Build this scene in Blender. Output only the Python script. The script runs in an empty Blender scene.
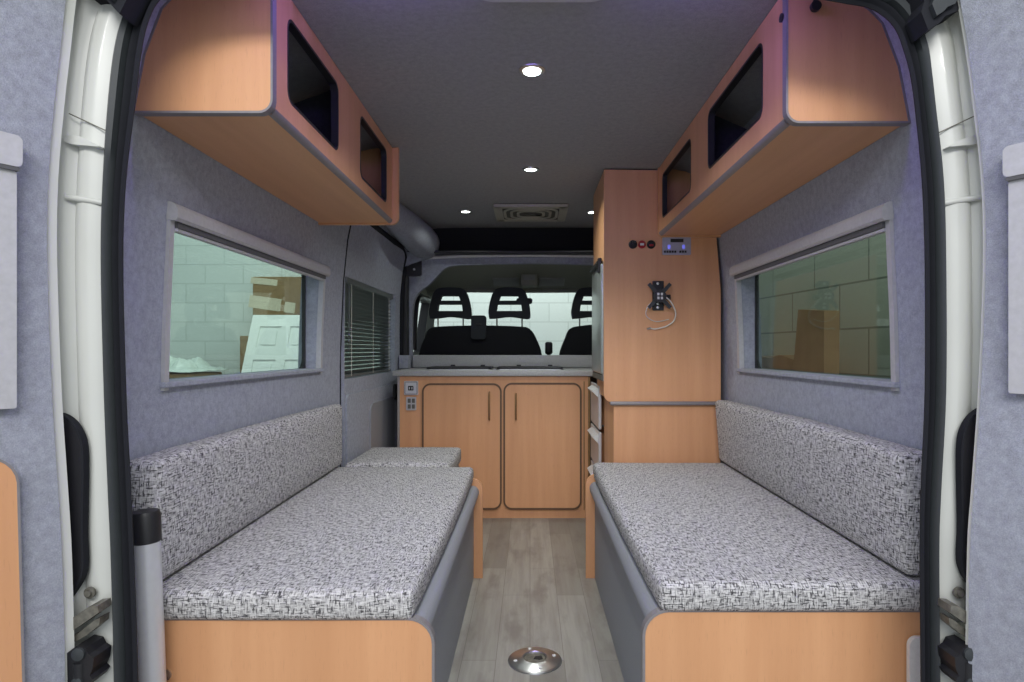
import bpy, bmesh, math, random
from mathutils import Vector, Matrix
random.seed(7)
scene = bpy.context.scene
COL = scene.collection
PI = math.pi

# ------------------------------------------------------------------ camera
F = 620.0; CX = 530.0; CY = 350.0; EYE = 1.02
cam_data = bpy.data.cameras.new('camera'); cam = bpy.data.objects.new('camera', cam_data)
COL.objects.link(cam); scene.camera = cam
cam.location = (0, 0, EYE); cam.rotation_euler = (PI/2, 0, 0)
cam_data.sensor_width = 36; cam_data.lens = F/1024*36
cam_data.shift_x = -(CX-512)/1024; cam_data.shift_y = (CY-341)/1024
cam_data.clip_start = 0.02; cam_data.clip_end = 100

# ------------------------------------------------------------------ light
scene.view_settings.view_transform = 'Standard'
scene.view_settings.look = 'None'
scene.view_settings.gamma = 1; scene.view_settings.use_curve_mapping = False
scene.view_settings.exposure = 0.0
world = bpy.data.worlds.new('world'); scene.world = world; world.use_nodes = True
bg = world.node_tree.nodes['Background']
bg.inputs[0].default_value = (0.86, 0.93, 1.0, 1); bg.inputs[1].default_value = 1.0

def area(name, loc, aim, sx, sy, power, color):
    l = bpy.data.lights.new(name, 'AREA'); l.shape = 'RECTANGLE'; l.size = sx; l.size_y = sy
    l.energy = power; l.color = color
    o = bpy.data.objects.new(name, l); COL.objects.link(o); o.location = loc
    o.rotation_euler = (Vector(aim)-Vector(loc)).to_track_quat('-Z', 'Y').to_euler()
    return o
area('garage_light_behind', (0.0, -1.9, 2.9), (0, 2.2, 0.6), 2.6, 0.7, 95, (1, 0.98, 0.95))
area('garage_light_front', (-2.6, 5.4, 3.4), (-2.6, 6.4, 0.3), 2.6, 1.6, 60, (0.93, 1.0, 0.97))
area('garage_light_over_bonnet', (0.3, 5.9, 3.0), (0.3, 7.3, 1.2), 2.6, 0.5, 40, (0.95, 1.0, 0.98))

# ------------------------------------------------------------------ materials
def new_mat(name):
    m = bpy.data.materials.new(name); m.use_nodes = True
    nt = m.node_tree; b = nt.nodes['Principled BSDF']
    return m, nt, b
def plain(name, col, rough=0.5, metal=0.0, bump=0.0, bscale=80, spec=0.5, var=0.06, coat=0):
    m, nt, b = new_mat(name)
    b.inputs['Roughness'].default_value = rough; b.inputs['Metallic'].default_value = metal
    b.inputs['Specular IOR Level'].default_value = spec
    b.inputs['Coat Weight'].default_value = coat
    tc = nt.nodes.new('ShaderNodeTexCoord'); n = nt.nodes.new('ShaderNodeTexNoise')
    n.inputs['Scale'].default_value = bscale; n.inputs['Detail'].default_value = 3
    nt.links.new(tc.outputs['Object'], n.inputs['Vector'])
    r = nt.nodes.new('ShaderNodeValToRGB')
    r.color_ramp.elements[0].position = .3; r.color_ramp.elements[1].position = .7
    r.color_ramp.elements[0].color = tuple(max(0, c*(1-var)) for c in col)+(1,)
    r.color_ramp.elements[1].color = tuple(min(1, c*(1+var)) for c in col)+(1,)
    nt.links.new(n.outputs[0], r.inputs[0]); nt.links.new(r.outputs[0], b.inputs['Base Color'])
    if bump:
        bp = nt.nodes.new('ShaderNodeBump'); bp.inputs['Strength'].default_value = bump; bp.inputs['Distance'].default_value = .003
        nt.links.new(n.outputs[0], bp.inputs['Height']); nt.links.new(bp.outputs[0], b.inputs['Normal'])
    return m
def emis(name, col, s):
    m, nt, b = new_mat(name)
    b.inputs['Base Color'].default_value = tuple(col)+(1,)
    b.inputs['Emission Color'].default_value = tuple(col)+(1,); b.inputs['Emission Strength'].default_value = s
    return m
def N(nt, t, **kw):
    n = nt.nodes.new(t)
    for k, v in kw.items(): setattr(n, k, v)
    return n
def uvmap(nt, scale, rot=0):
    tc = N(nt, 'ShaderNodeUVMap'); mp = N(nt, 'ShaderNodeMapping')
    mp.inputs['Scale'].default_value = scale; mp.inputs['Rotation'].default_value = (0, 0, rot)
    nt.links.new(tc.outputs[0], mp.inputs[0]); return mp.outputs[0]
def mixc(nt, fac, a, b, mode='MIX'):
    m = N(nt, 'ShaderNodeMix', data_type='RGBA', blend_type=mode)
    for sock, v in ((m.inputs[0], fac), (m.inputs[6], a), (m.inputs[7], b)):
        if isinstance(v, (int, float)): sock.default_value = v
        elif isinstance(v, tuple): sock.default_value = v if len(v) == 4 else v+(1,)
        else: nt.links.new(v, sock)
    return m.outputs[2]
def ramp(nt, fac, stops):
    r = N(nt, 'ShaderNodeValToRGB'); cr = r.color_ramp
    while len(cr.elements) < len(stops): cr.elements.new(.5)
    for e, (p, c) in zip(cr.elements, stops):
        e.position = p; e.color = (c, c, c, 1) if isinstance(c, (int, float)) else tuple(c)+(1,)
    nt.links.new(fac, r.inputs[0]); return r.outputs[0]
def noise(nt, vec, scale, detail=3, rough=.5):
    n = N(nt, 'ShaderNodeTexNoise'); n.inputs['Scale'].default_value = scale
    n.inputs['Detail'].default_value = detail; n.inputs['Roughness'].default_value = rough
    nt.links.new(vec, n.inputs['Vector']); return n.outputs[0]
def bumpn(nt, b, h, strength, dist=.002):
    bp = N(nt, 'ShaderNodeBump'); bp.inputs['Strength'].default_value = strength; bp.inputs['Distance'].default_value = dist
    nt.links.new(h, bp.inputs['Height']); nt.links.new(bp.outputs[0], b.inputs['Normal'])

def wood(name, c1, c2, rot=0):
    m, nt, b = new_mat(name)
    v = uvmap(nt, (26, 1.3, 1), rot); a = noise(nt, v, 1.0, 4, .55)
    v2 = uvmap(nt, (5, .35, 1), rot); a2 = noise(nt, v2, 1.0, 2, .5)
    c = mixc(nt, ramp(nt, a, [(.3, 0.), (.7, 1.)]), c1, c2)
    c = mixc(nt, ramp(nt, a2, [(.35, 0.), (.65, .55)]), c, tuple(x*.86 for x in c1))
    v3 = uvmap(nt, (350, 30, 1), rot); a3 = noise(nt, v3, 1.0, 1, .5)
    c = mixc(nt, ramp(nt, a3, [(.62, 0.), (.75, .25)]), c, tuple(x*.65 for x in c1))
    nt.links.new(c, b.inputs['Base Color']); b.inputs['Roughness'].default_value = .42
    b.inputs['Specular IOR Level'].default_value = .4
    return m
def carpet(name, c, var=.22):
    m, nt, b = new_mat(name)
    tc = N(nt, 'ShaderNodeTexCoord')
    a = noise(nt, tc.outputs['Object'], 55, 5, .7); a2 = noise(nt, tc.outputs['Object'], 420, 2, .6)
    col = mixc(nt, ramp(nt, a, [(.34, 0.), (.66, 1.)]), tuple(x*(1-var) for x in c), tuple(x*(1+var) for x in c))
    col = mixc(nt, .35, col, mixc(nt, a2, (0, 0, 0), tuple(min(1, x*2) for x in c)))
    nt.links.new(col, b.inputs['Base Color']); b.inputs['Roughness'].default_value = .95
    b.inputs['Specular IOR Level'].default_value = .15
    b.inputs['Sheen Weight'].default_value = .08
    bumpn(nt, b, a2, .5, .002)
    return m
def tweed(name):
    m, nt, b = new_mat(name)
    h1 = noise(nt, uvmap(nt, (55, 290, 1)), 1.0, 2, .6)
    v1 = noise(nt, uvmap(nt, (290, 55, 1)), 1.0, 2, .6)
    blot = noise(nt, uvmap(nt, (14, 14, 1)), 1.0, 2)
    fl = N(nt, 'ShaderNodeMath', operation='MINIMUM'); nt.links.new(h1, fl.inputs[0]); nt.links.new(v1, fl.inputs[1])
    mx = N(nt, 'ShaderNodeMath', operation='MAXIMUM'); nt.links.new(h1, mx.inputs[0]); nt.links.new(v1, mx.inputs[1])
    light = ramp(nt, mx.outputs[0], [(.46, (.29, .285, .29)), (.63, (.67, .66, .665))])
    add = N(nt, 'ShaderNodeMath', operation='MULTIPLY_ADD'); nt.links.new(blot, add.inputs[0]); add.inputs[1].default_value = .10
    nt.links.new(fl.outputs[0], add.inputs[2])
    dark = ramp(nt, add.outputs[0], [(.425, 1.), (.470, 0.)])
    c = mixc(nt, dark, light, (.075, .072, .078))
    nt.links.new(c, b.inputs['Base Color']); b.inputs['Roughness'].default_value = .95
    b.inputs['Specular IOR Level'].default_value = .1
    bumpn(nt, b, mx.outputs[0], .35, .0015)
    return m
def planks(name):
    m, nt, b = new_mat(name)
    v = uvmap(nt, (1, 1, 1), PI/2)
    br = N(nt, 'ShaderNodeTexBrick'); nt.links.new(v, br.inputs['Vector'])
    br.offset = .37; br.inputs['Scale'].default_value = 1
    br.inputs['Brick Width'].default_value = .86; br.inputs['Row Height'].default_value = .112
    br.inputs['Mortar Size'].default_value = .0012; br.inputs['Mortar Smooth'].default_value = .3
    br.inputs['Color1'].default_value = (0, 0, 0, 1); br.inputs['Color2'].default_value = (1, 1, 1, 1)
    br.inputs['Mortar'].default_value = (.5, .5, .5, 1); br.inputs['Bias'].default_value = 0
    base = ramp(nt, br.outputs['Color'], [(0, (.27, .26, .225)), (1, (.41, .40, .355))])
    st = noise(nt, uvmap(nt, (34, 2.4, 1)), 1.0, 5, .6)
    c = mixc(nt, ramp(nt, st, [(.35, .55), (.62, 0.)]), base, (.23, .205, .18))
    bl = noise(nt, uvmap(nt, (9, 3, 1)), 1.0, 4, .6)
    c = mixc(nt, ramp(nt, bl, [(.50, 0.), (.66, .65)]), c, (.20, .18, .16))
    c = mixc(nt, ramp(nt, br.outputs['Fac'], [(0, 0.), (1, .65)]), c, (.14, .125, .11))
    nt.links.new(c, b.inputs['Base Color']); b.inputs['Roughness'].default_value = .38
    return m
def blocks(name, c, mortar):
    m, nt, b = new_mat(name)
    v = uvmap(nt, (1, 1, 1)); br = N(nt, 'ShaderNodeTexBrick'); nt.links.new(v, br.inputs['Vector'])
    br.inputs['Scale'].default_value = 1; br.inputs['Brick Width'].default_value = .45; br.inputs['Row Height'].default_value = .225
    br.inputs['Mortar Size'].default_value = .006; br.inputs['Mortar Smooth'].default_value = .4
    br.inputs['Color1'].default_value = c+(1,); br.inputs['Color2'].default_value = tuple(x*.94 for x in c)+(1,)
    br.inputs['Mortar'].default_value = mortar+(1,)
    n = noise(nt, v, 40, 4)
    col = mixc(nt, ramp(nt, n, [(.3, .2), (.6, 0.)]), br.outputs['Color'], tuple(x*.8 for x in c))
    nt.links.new(col, b.inputs['Base Color']); b.inputs['Roughness'].default_value = .8
    bumpn(nt, b, n, .4, .004)
    return m
def glass(name, tint, gl=.10):
    m, nt, b = new_mat(name); nt.nodes.remove(b)
    out = nt.nodes['Material Output']
    t = N(nt, 'ShaderNodeBsdfTransparent'); t.inputs[0].default_value = tint+(1,)
    g = N(nt, 'ShaderNodeBsdfGlossy'); g.inputs['Roughness'].default_value = .02
    lw = N(nt, 'ShaderNodeLayerWeight'); lw.inputs['Blend'].default_value = .5
    pw = N(nt, 'ShaderNodeMath', operation='POWER'); nt.links.new(lw.outputs['Facing'], pw.inputs[0]); pw.inputs[1].default_value = 5
    fr = N(nt, 'ShaderNodeMath', operation='MULTIPLY_ADD'); nt.links.new(pw.outputs[0], fr.inputs[0]); fr.inputs[1].default_value = .9; fr.inputs[2].default_value = .035
    mx = N(nt, 'ShaderNodeMixShader'); nt.links.new(fr.outputs[0], mx.inputs[0])
    nt.links.new(t.outputs[0], mx.inputs[1]); nt.links.new(g.outputs[0], mx.inputs[2])
    nt.links.new(mx.outputs[0], out.inputs[0]); return m

M = {}
M['wood'] = wood('beech_laminate', (.68, .345, .172), (.76, .41, .215))
M['wood_h'] = wood('beech_laminate_across', (.72, .395, .205), (.80, .465, .255), PI/2)
M['carpet'] = carpet('grey_carpet_lit_tone', (.345, .365, .43))  # wall fabric, colour lightened to stand in for light deeper inside
M['carpet_door'] = carpet('grey_carpet_unlit_tone', (.31, .325, .38))  # same fabric as the walls, without the light painted in
M['carpet_roof'] = carpet('dark_grey_roof_carpet', (.30, .30, .315), .14)
M['tweed'] = tweed('grey_tweed_fabric')
M['floor'] = planks('grey_plank_vinyl')
M['vinyl'] = plain('grey_vinyl', (.28, .295, .33), .55, bump=.15, bscale=300)
M['trim'] = plain('grey_edge_trim', (.23, .215, .225), .4)
M['trim_lt'] = plain('silver_edge_trim', (.42, .39, .37), .35, metal=.4)
M['black_trim'] = plain('black_edge_trim', (.02, .02, .024), .4)
M['dark_in'] = carpet('cabinet_inside_shade', (.035, .035, .045))  # near-black colour stands in for shade inside the overhead cabinets
M['rubber'] = plain('black_rubber', (.018, .019, .024), .75, spec=.15, bump=.2, bscale=60)
M['rubber_g'] = plain('grey_black_rubber', (.035, .04, .044), .45)
M['white'] = plain('white_van_paint', (.60, .61, .58), .28, coat=.4, var=.03, bscale=6)
M['white_in'] = plain('white_plastic', (.72, .72, .72), .4)
M['blind'] = plain('grey_blind_frame_plastic', (.47, .47, .49), .45)
M['blind_dk'] = plain('blind_gap_shade', (.10, .10, .105), .8)  # dark colour painted as the shade in the blind gaps
M['slat'] = plain('grey_metal_slat', (.17, .185, .185), .35, metal=.5)
M['counter'] = plain('pale_grey_worktop', (.44, .45, .45), .35, bscale=200, var=.12)
M['chrome'] = plain('brushed_chrome', (.62, .62, .63), .28, metal=1, bscale=30)
M['alu'] = plain('anodised_aluminium', (.60, .61, .64), .35, metal=.25, var=.02)
M['steel_dk'] = plain('dull_hinge_steel', (.21, .20, .17), .5, metal=.6, var=.3)
M['brass'] = plain('bronze_handle', (.30, .19, .09), .4, metal=.6)
M['groove'] = plain('dark_brown_door_edging', (.13, .07, .035), .5)
M['black'] = plain('black_plastic', (.014, .014, .017), .45, bump=.1)
M['blackglass'] = plain('black_glass', (.008, .008, .01), .06, coat=1)
M['seat'] = plain('black_seat_fabric', (.010, .011, .014), .9, bump=.3, bscale=400)
M['headrest'] = plain('charcoal_headrest_fabric', (.035, .04, .045), .85, bump=.3, bscale=400)
M['liner'] = plain('cab_headliner', (.30, .30, .25), .9, bscale=150)
M['pale_plastic'] = plain('pale_cab_plastic', (.30, .30, .30), .6)
M['dash'] = plain('dark_dash_plastic', (.03, .03, .034), .6)
M['glass'] = glass('green_tinted_glass', (.69, .775, .735))
M['glass_clear'] = glass('windscreen_glass', (.93, .965, .955))
M['red'] = plain('red_plastic', (.45, .02, .03), .4)
M['panel_alu'] = plain('silver_switch_panel', (.45, .47, .60), .35, metal=.5)
M['screen'] = emis('control_screen', (.16, .17, .75), .7)
M['cable'] = plain('white_cable_plastic', (.72, .68, .60), .5)
M['fridge'] = plain('silver_fridge_door', (.40, .44, .42), .3, metal=.5)
M['blocks'] = blocks('white_painted_blockwork', (.70, .74, .72), (.50, .54, .52))
M['blocks_r'] = blocks('cream_painted_blockwork', (.55, .55, .46), (.24, .25, .21))
M['concrete'] = plain('garage_concrete', (.26, .26, .25), .8, bscale=4, var=.2)
M['card'] = plain('brown_cardboard', (.27, .17, .085), .85, bscale=12, var=.1)
M['card2'] = plain('tan_cardboard', (.38, .24, .13), .85, bscale=12, var=.1)
M['tape'] = plain('buff_parcel_tape', (.62, .55, .42), .4)
M['door_white'] = plain('white_gloss_door_paint', (.80, .82, .80), .35)
M['film'] = plain('crumpled_plastic_film', (.62, .68, .64), .2)
M['vent'] = plain('beige_roof_vent_plastic', (.46, .44, .38), .5)
M['vent_dk'] = plain('roof_vent_mesh', (.12, .115, .10), .7)
M['led_w'] = emis('downlight_lens', (.92, 1.0, .93), 9)
M['led_p'] = emis('violet_led', (.36, .22, 1.0), 50)

# ------------------------------------------------------------------ mesh helpers
def BM(): return bmesh.new()
def box_uv(me):
    uv = me.uv_layers.new(name='UVMap')
    for p in me.polygons:
        n = p.normal; ax = max(range(3), key=lambda i: abs(n[i]))
        for li in p.loop_indices:
            c = me.vertices[me.loops[li].vertex_index].co
            if ax == 0: uv.data[li].uv = (c.y, c.z)
            elif ax == 1: uv.data[li].uv = (c.x, c.z)
            else: uv.data[li].uv = (c.x, c.y)
def root_loc(o):
    v = Vector((0, 0, 0))
    while o: v += Vector(o.location); o = o.parent
    return v
def obj(name, bm, mat, parent=None, smooth=None, keep=False):
    bmesh.ops.remove_doubles(bm, verts=bm.verts, dist=1e-6)
    bmesh.ops.recalc_face_normals(bm, faces=bm.faces)
    me = bpy.data.meshes.new(name); bm.to_mesh(me); bm.free()
    box_uv(me)
    mats = mat if isinstance(mat, (list, tuple)) else [mat]
    for m in mats: me.materials.append(M[m] if isinstance(m, str) else m)
    o = bpy.data.objects.new(name, me); COL.objects.link(o)
    if parent:
        o.parent = parent; off = root_loc(parent)
    elif keep: off = Vector((0, 0, 0))
    else:
        xs = [v.co.x for v in me.vertices]; ys = [v.co.y for v in me.vertices]; zs = [v.co.z for v in me.vertices]
        off = Vector(((min(xs)+max(xs))/2, (min(ys)+max(ys))/2, min(zs)))
        o.location = off
    if off.length: me.transform(Matrix.Translation(-off))
    if smooth:
        for p in me.polygons: p.use_smooth = True
        me.set_sharp_from_angle(angle=math.radians(smooth))
    return o
def tag(o, label, cat, group=None, kind=None):
    o['label'] = label; o['category'] = cat
    if group: o['group'] = group
    if kind: o['kind'] = kind
    return o
def thing(name, loc, label, cat, group=None):
    o = bpy.data.objects.new(name, None); COL.objects.link(o); o.location = loc; o.empty_display_size = .05
    return tag(o, label, cat, group)
def struct(name, bm, mat, parent=None, smooth=None):
    o = obj(name, bm, mat, parent, smooth, keep=True)
    if not parent: o['kind'] = 'structure'
    return o
def copy_tree(o, parent=None):
    c = o.copy(); COL.objects.link(c); c.parent = parent
    for ch in list(o.children): copy_tree(ch, c)
    return c
def bx(bm, x0, x1, y0, y1, z0, z1, bev=0, seg=2):
    r = bmesh.ops.create_cube(bm, size=1)
    for v in r['verts']:
        v.co = Vector(((x0+x1)/2+v.co.x*(x1-x0), (y0+y1)/2+v.co.y*(y1-y0), (z0+z1)/2+v.co.z*(z1-z0)))
    if bev:
        es = list({e for v in r['verts'] for e in v.link_edges})
        bmesh.ops.bevel(bm, geom=es, offset=bev, segments=seg, affect='EDGES', profile=.5)
    return bm
def tube(bm, pts, r, seg=10, cap=True):
    pts = [Vector(p) for p in pts]; rings = []
    rr = r if isinstance(r, (list, tuple)) else [r]*len(pts)
    up = None
    for i, p in enumerate(pts):
        d = (pts[min(i+1, len(pts)-1)]-pts[max(i-1, 0)]).normalized()
        if up is None:
            up = Vector((0, 0, 1)) if abs(d.z) < .9 else Vector((1, 0, 0))
        a = d.cross(up).normalized(); b_ = a.cross(d).normalized(); up = b_
        rings.append([bm.verts.new(p+a*rr[i]*math.cos(2*PI*k/seg)+b_*rr[i]*math.sin(2*PI*k/seg)) for k in range(seg)])
    for i in range(len(rings)-1):
        for k in range(seg):
            bm.faces.new((rings[i][k], rings[i][(k+1) % seg], rings[i+1][(k+1) % seg], rings[i+1][k]))
    if cap: bm.faces.new(rings[0][::-1]); bm.faces.new(rings[-1])
    return bm
def lathe(bm, c, axis, prof, seg=32):
    c = Vector(c); ax = Vector(axis).normalized()
    u = ax.cross(Vector((0, 0, 1)) if abs(ax.z) < .9 else Vector((1, 0, 0))).normalized(); w = ax.cross(u)
    rings = []
    for r, h in prof:
        if r < 1e-6: rings.append([bm.verts.new(c+ax*h)])
        else: rings.append([bm.verts.new(c+ax*h+u*r*math.cos(2*PI*k/seg)+w*r*math.sin(2*PI*k/seg)) for k in range(seg)])
    for a, b_ in zip(rings, rings[1:]):
        for k in range(seg):
            k2 = (k+1) % seg
            if len(a) == 1 and len(b_) == 1: continue
            if len(a) == 1: bm.faces.new((a[0], b_[k], b_[k2]))
            elif len(b_) == 1: bm.faces.new((a[k], a[k2], b_[0]))
            else: bm.faces.new((a[k], a[k2], b_[k2], b_[k]))
    return bm
def rrect(u0, u1, v0, v1, r, seg=6, corners=(1, 1, 1, 1)):
    """corners: (u0v0, u1v0, u1v1, u0v1) rounded?"""
    out = []
    for (cu, cv, a0, on) in ((u0+r, v0+r, PI, corners[0]), (u1-r, v0+r, 1.5*PI, corners[1]), (u1-r, v1-r, 0, corners[2]), (u0+r, v1-r, .5*PI, corners[3])):
        if on:
            for k in range(seg+1):
                a = a0+k/seg*PI/2; out.append((cu+r*math.cos(a), cv+r*math.sin(a)))
        else:
            out.append((cu+(-r if a0 in (PI, .5*PI) else r), cv+(-r if a0 in (PI, 1.5*PI) else r)))
    return out
def offset(poly, d):
    n = len(poly); out = []
    ar = sum(poly[i][0]*poly[(i+1) % n][1]-poly[(i+1) % n][0]*poly[i][1] for i in range(n))
    s = 1 if ar > 0 else -1
    for i in range(n):
        a, b_, c = poly[i-1], poly[i], poly[(i+1) % n]
        e1 = Vector((b_[0]-a[0], b_[1]-a[1])); e2 = Vector((c[0]-b_[0], c[1]-b_[1]))
        if e1.length < 1e-9 or e2.length < 1e-9: out.append(b_); continue
        e1.normalize(); e2.normalize()
        n1 = Vector((e1.y, -e1.x))*s; n2 = Vector((e2.y, -e2.x))*s; nn = n1+n2
        k = max(nn.length_squared/2, .3)
        out.append((b_[0]+nn.x*d/k, b_[1]+nn.y*d/k))
    return out
def XZ(y): return lambda u, v, w: Vector((u, y+w, v))        # plate facing along Y
def YZ(x): return lambda u, v, w: Vector((x+w, u, v))        # plate facing along X
def XY(z): return lambda u, v, w: Vector((u, v, z+w))
def plate(bm, outer, w0, w1, fr, holes=()):
    for w in (w0, w1):
        es = []
        for loop in [outer]+list(holes):
            vs = [bm.verts.new(fr(u, v, w)) for u, v in loop]
            es += [bm.edges.new((vs[i], vs[(i+1) % len(vs)])) for i in range(len(vs))]
        bmesh.ops.triangle_fill(bm, use_beauty=True, use_dissolve=True, edges=es)
    for loop in [outer]+list(holes):
        n = len(loop)
        a = [bm.verts.new(fr(u, v, w0)) for u, v in loop]; b_ = [bm.verts.new(fr(u, v, w1)) for u, v in loop]
        for i in range(n): bm.faces.new((a[i], a[(i+1) % n], b_[(i+1) % n], b_[i]))
    return bm
def ring(bm, poly, d_in, d_out, w0, w1, fr):
    a = offset(poly, d_in); b_ = offset(poly, d_out); n = len(poly)
    V = [[bm.verts.new(fr(*p, w)) for p in q] for q, w in ((a, w0), (b_, w0), (b_, w1), (a, w1))]
    for j in range(4):
        A, B = V[j], V[(j+1) % 4]
        for i in range(n): bm.faces.new((A[i], A[(i+1) % n], B[(i+1) % n], B[i]))
    return bm
def grid(bm, f, us, vs, mi=0, holes=()):
    V = [[bm.verts.new(f(u, v)) for v in vs] for u in us]
    for i in range(len(us)-1):
        for j in range(len(vs)-1):
            uc = (us[i]+us[i+1])/2; vc = (vs[j]+vs[j+1])/2
            if any(a < uc < b_ and c < vc < d for a, b_, c, d in holes): continue
            fc = bm.faces.new((V[i][j], V[i+1][j], V[i+1][j+1], V[i][j+1])); fc.material_index = mi
    return bm
def shell(bm, fi, fo, us, vs, holes=(), mi=0, mo=1):
    """inner and outer skins, with the rims of the outline and of the holes between them"""
    grid(bm, fi, us, vs, mi, holes); grid(bm, fo, us, vs, mo, holes)
    def rim(path):
        for a, b_ in zip(path, path[1:]):
            fc = bm.faces.new([bm.verts.new(x) for x in (fi(*a), fi(*b_), fo(*b_), fo(*a))]); fc.material_index = mi
    def rect(a, b_, c, d):
        U = [u for u in us if a-1e-9 <= u <= b_+1e-9]; Vv = [v for v in vs if c-1e-9 <= v <= d+1e-9]
        rim([(u, c) for u in U]); rim([(u, d) for u in U]); rim([(a, v) for v in Vv]); rim([(b_, v) for v in Vv])
    rect(us[0], us[-1], vs[0], vs[-1])
    for h in holes: rect(*h)
    return bm
def catmull(pts, k=4):
    out = []
    for i in range(len(pts)-1):
        p0, p1, p2, p3 = pts[max(i-1, 0)], pts[i], pts[i+1], pts[min(i+2, len(pts)-1)]
        for j in range(k):
            t = j/k
            out.append(tuple(.5*((2*b)+(-a+c)*t+(2*a-5*b+4*c-d)*t*t+(-a+3*b-3*c+d)*t**3) for a, b, c, d in zip(p0, p1, p2, p3)))
    out.append(tuple(pts[-1])); return out
def lerp_tab(tab, v):
    if v <= tab[0][0]: return tab[0][1]
    for (a, x), (b_, y) in zip(tab, tab[1:]):
        if v <= b_: return x+(y-x)*(v-a)/(b_-a)
    return tab[-1][1]

# ------------------------------------------------------------------ the van's section
SEC = [(-.02, .92), (1.0, .92), (1.35, .905), (1.55, .885), (1.68, .860), (1.78, .822), (1.83, .775)]
def wx(z): return lerp_tab(SEC, z)
Y0, Y1 = 1.30, 4.28            # lined space from rear pillar to cab frame
WZ = [-.02, .3, .6, .94, 1.05, 1.2, 1.36, 1.46, 1.55, 1.62, 1.68, 1.73, 1.78, 1.81, 1.83]
WIN = (1.56, 2.70, .94, 1.36)

# floor
bm = BM(); bx(bm, -.93, .93, 1.16, 4.9, -.05, 0); struct('floor', bm, 'floor')
# walls
YW = [Y0, WIN[0], 1.9, 2.3, WIN[1], 3.0]
bm = BM(); shell(bm, lambda y, z: Vector((-wx(z), y, z)), lambda y, z: Vector((-wx(z)-.09, y, z)), YW, WZ, [WIN]); struct('wall_left', bm, ['carpet', 'white'], smooth=30)
YW = [Y0, WIN[0], 1.9, 2.3, WIN[1], 3.4, 4.28]
bm = BM(); shell(bm, lambda y, z: Vector((wx(z), y, z)), lambda y, z: Vector((wx(z)+.09, y, z)), YW, WZ, [WIN]); struct('wall_right', bm, ['carpet', 'white'], smooth=30)
# strip of wall over the sliding door
DZ = [1.70, 1.73, 1.78, 1.81, 1.83]
bm = BM(); shell(bm, lambda y, z: Vector((-wx(z), y, z)), lambda y, z: Vector((-wx(z)-.09, y, z)), [3.0, 3.6, 4.28], DZ); struct('wall_left_over_door', bm, ['carpet', 'white'], smooth=30)
# ceiling
CP = [(-.865, 1.80), (-.775, 1.83), (-.72, 1.852), (-.64, 1.866), (-.5, 1.87), (0, 1.872), (.5, 1.87), (.64, 1.866), (.72, 1.852), (.775, 1.83), (.865, 1.80)]
def cz(x): return lerp_tab(CP, x)
bm = BM(); cx = [-.775, -.72, -.64, -.5, -.25, 0, .25, .5, .64, .72, .775]
shell(bm, lambda x, y: Vector((x, y, cz(x))), lambda x, y: Vector((x*1.13, y, cz(x)+.08)), cx, [1.30, 2.0, 3.0, 4.34]); struct('ceiling', bm, ['carpet_roof', 'white'], smooth=30)

# ------------------------------------------------------------------ rear opening
SR = 506.0; YR = F/SR
pairs = [((140,866),(118,866)),((139,682),(117,682)),((135,560),(114,560)),((132,490),(111,490)),((127,390),(107,390)),((124,260),(104,260)),
 ((127,180),(106,180)),((136,107),(111,105)),((142.5,53),(117.5,50)),((150,20),(127,16)),((163,-2),(142,-14)),((190,-20),(176,-42)),((240,-28),(236,-54)),((520,-34),(520,-60)),
 ((760,-18),(770,-42)),((812,-2),(830,-24)),((842,4),(866,-13)),((865,8),(888,-6)),((881,16),(903,3)),((895,31),(915,20)),((904,55),(925,47)),((910,78),(929,75)),
 ((914,107),(932.5,107)),((921,180),(940.5,180)),((924,262),(943,262)),((924,390),(943,390)),((920,490),(938,490)),((919,550),(936,550)),((920,682),(937,682)),((921,866),(938,866))]
def P2(p, s=SR): return ((p[0]-CX)/s, EYE+(CY-p[1])/s)
inn = catmull([P2(a) for a, b in pairs], 5); out_ = catmull([P2(b) for a, b in pairs], 5)
def strip_loft(bm, rows, mi=None):
    n = len(rows[0]); V = [[bm.verts.new(p) for p in r] for r in rows]
    for j in range(len(rows)-1):
        for i in range(n-1):
            fc = bm.faces.new((V[j][i], V[j][i+1], V[j+1][i+1], V[j+1][i]))
            if mi: fc.material_index = mi[j]
    return bm
def mixp(a, b, t): return (a[0]+(b[0]-a[0])*t, a[1]+(b[1]-a[1])*t)
rows = []
for t, dy in ((.70, .03), (.42, .016), (.06, .002), (0, -.004), (.12, -.010), (.26, -.001), (.36, .006), (.46, -.001), (.52, -.004), (.60, .006), (.68, -.012), (.85, -.018), (1, -.010), (1, .03), (.70, .03)):
    rows.append([Vector((p[0], YR+dy, p[1])) for p in (mixp(a, b, t) for a, b in zip(inn, out_))])
bm = BM(); strip_loft(bm, rows, [0]*9+[1]*3+[0]*2)
tag(obj('door_seal', bm, ['rubber', 'rubber_g'], smooth=40), 'black ribbed rubber seal running around the open rear doorway', 'seal')
# painted door frame outside the seal
def outn(i):
    a = Vector(out_[max(i-1, 0)]); b_ = Vector(out_[min(i+1, len(out_)-1)]); d = (b_-a).normalized()
    return Vector((-d.y, d.x))
rows = []
for off, dy in ((-.004, .016), (-.004, .004), (.010, -.004), (.022, -.010), (.036, -.012), (.048, -.009), (.056, -.002), (.064, -.006), (.074, -.016), (.12, -.026), (.145, .0), (.145, .10), (.13, .14)):
    rows.append([Vector((out_[i][0]+outn(i).x*off, YR+dy, out_[i][1]+outn(i).y*off)) for i in range(len(out_))])
bm = BM(); strip_loft(bm, rows); WR = struct('wall_rear', bm, 'white', smooth=35)
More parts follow.
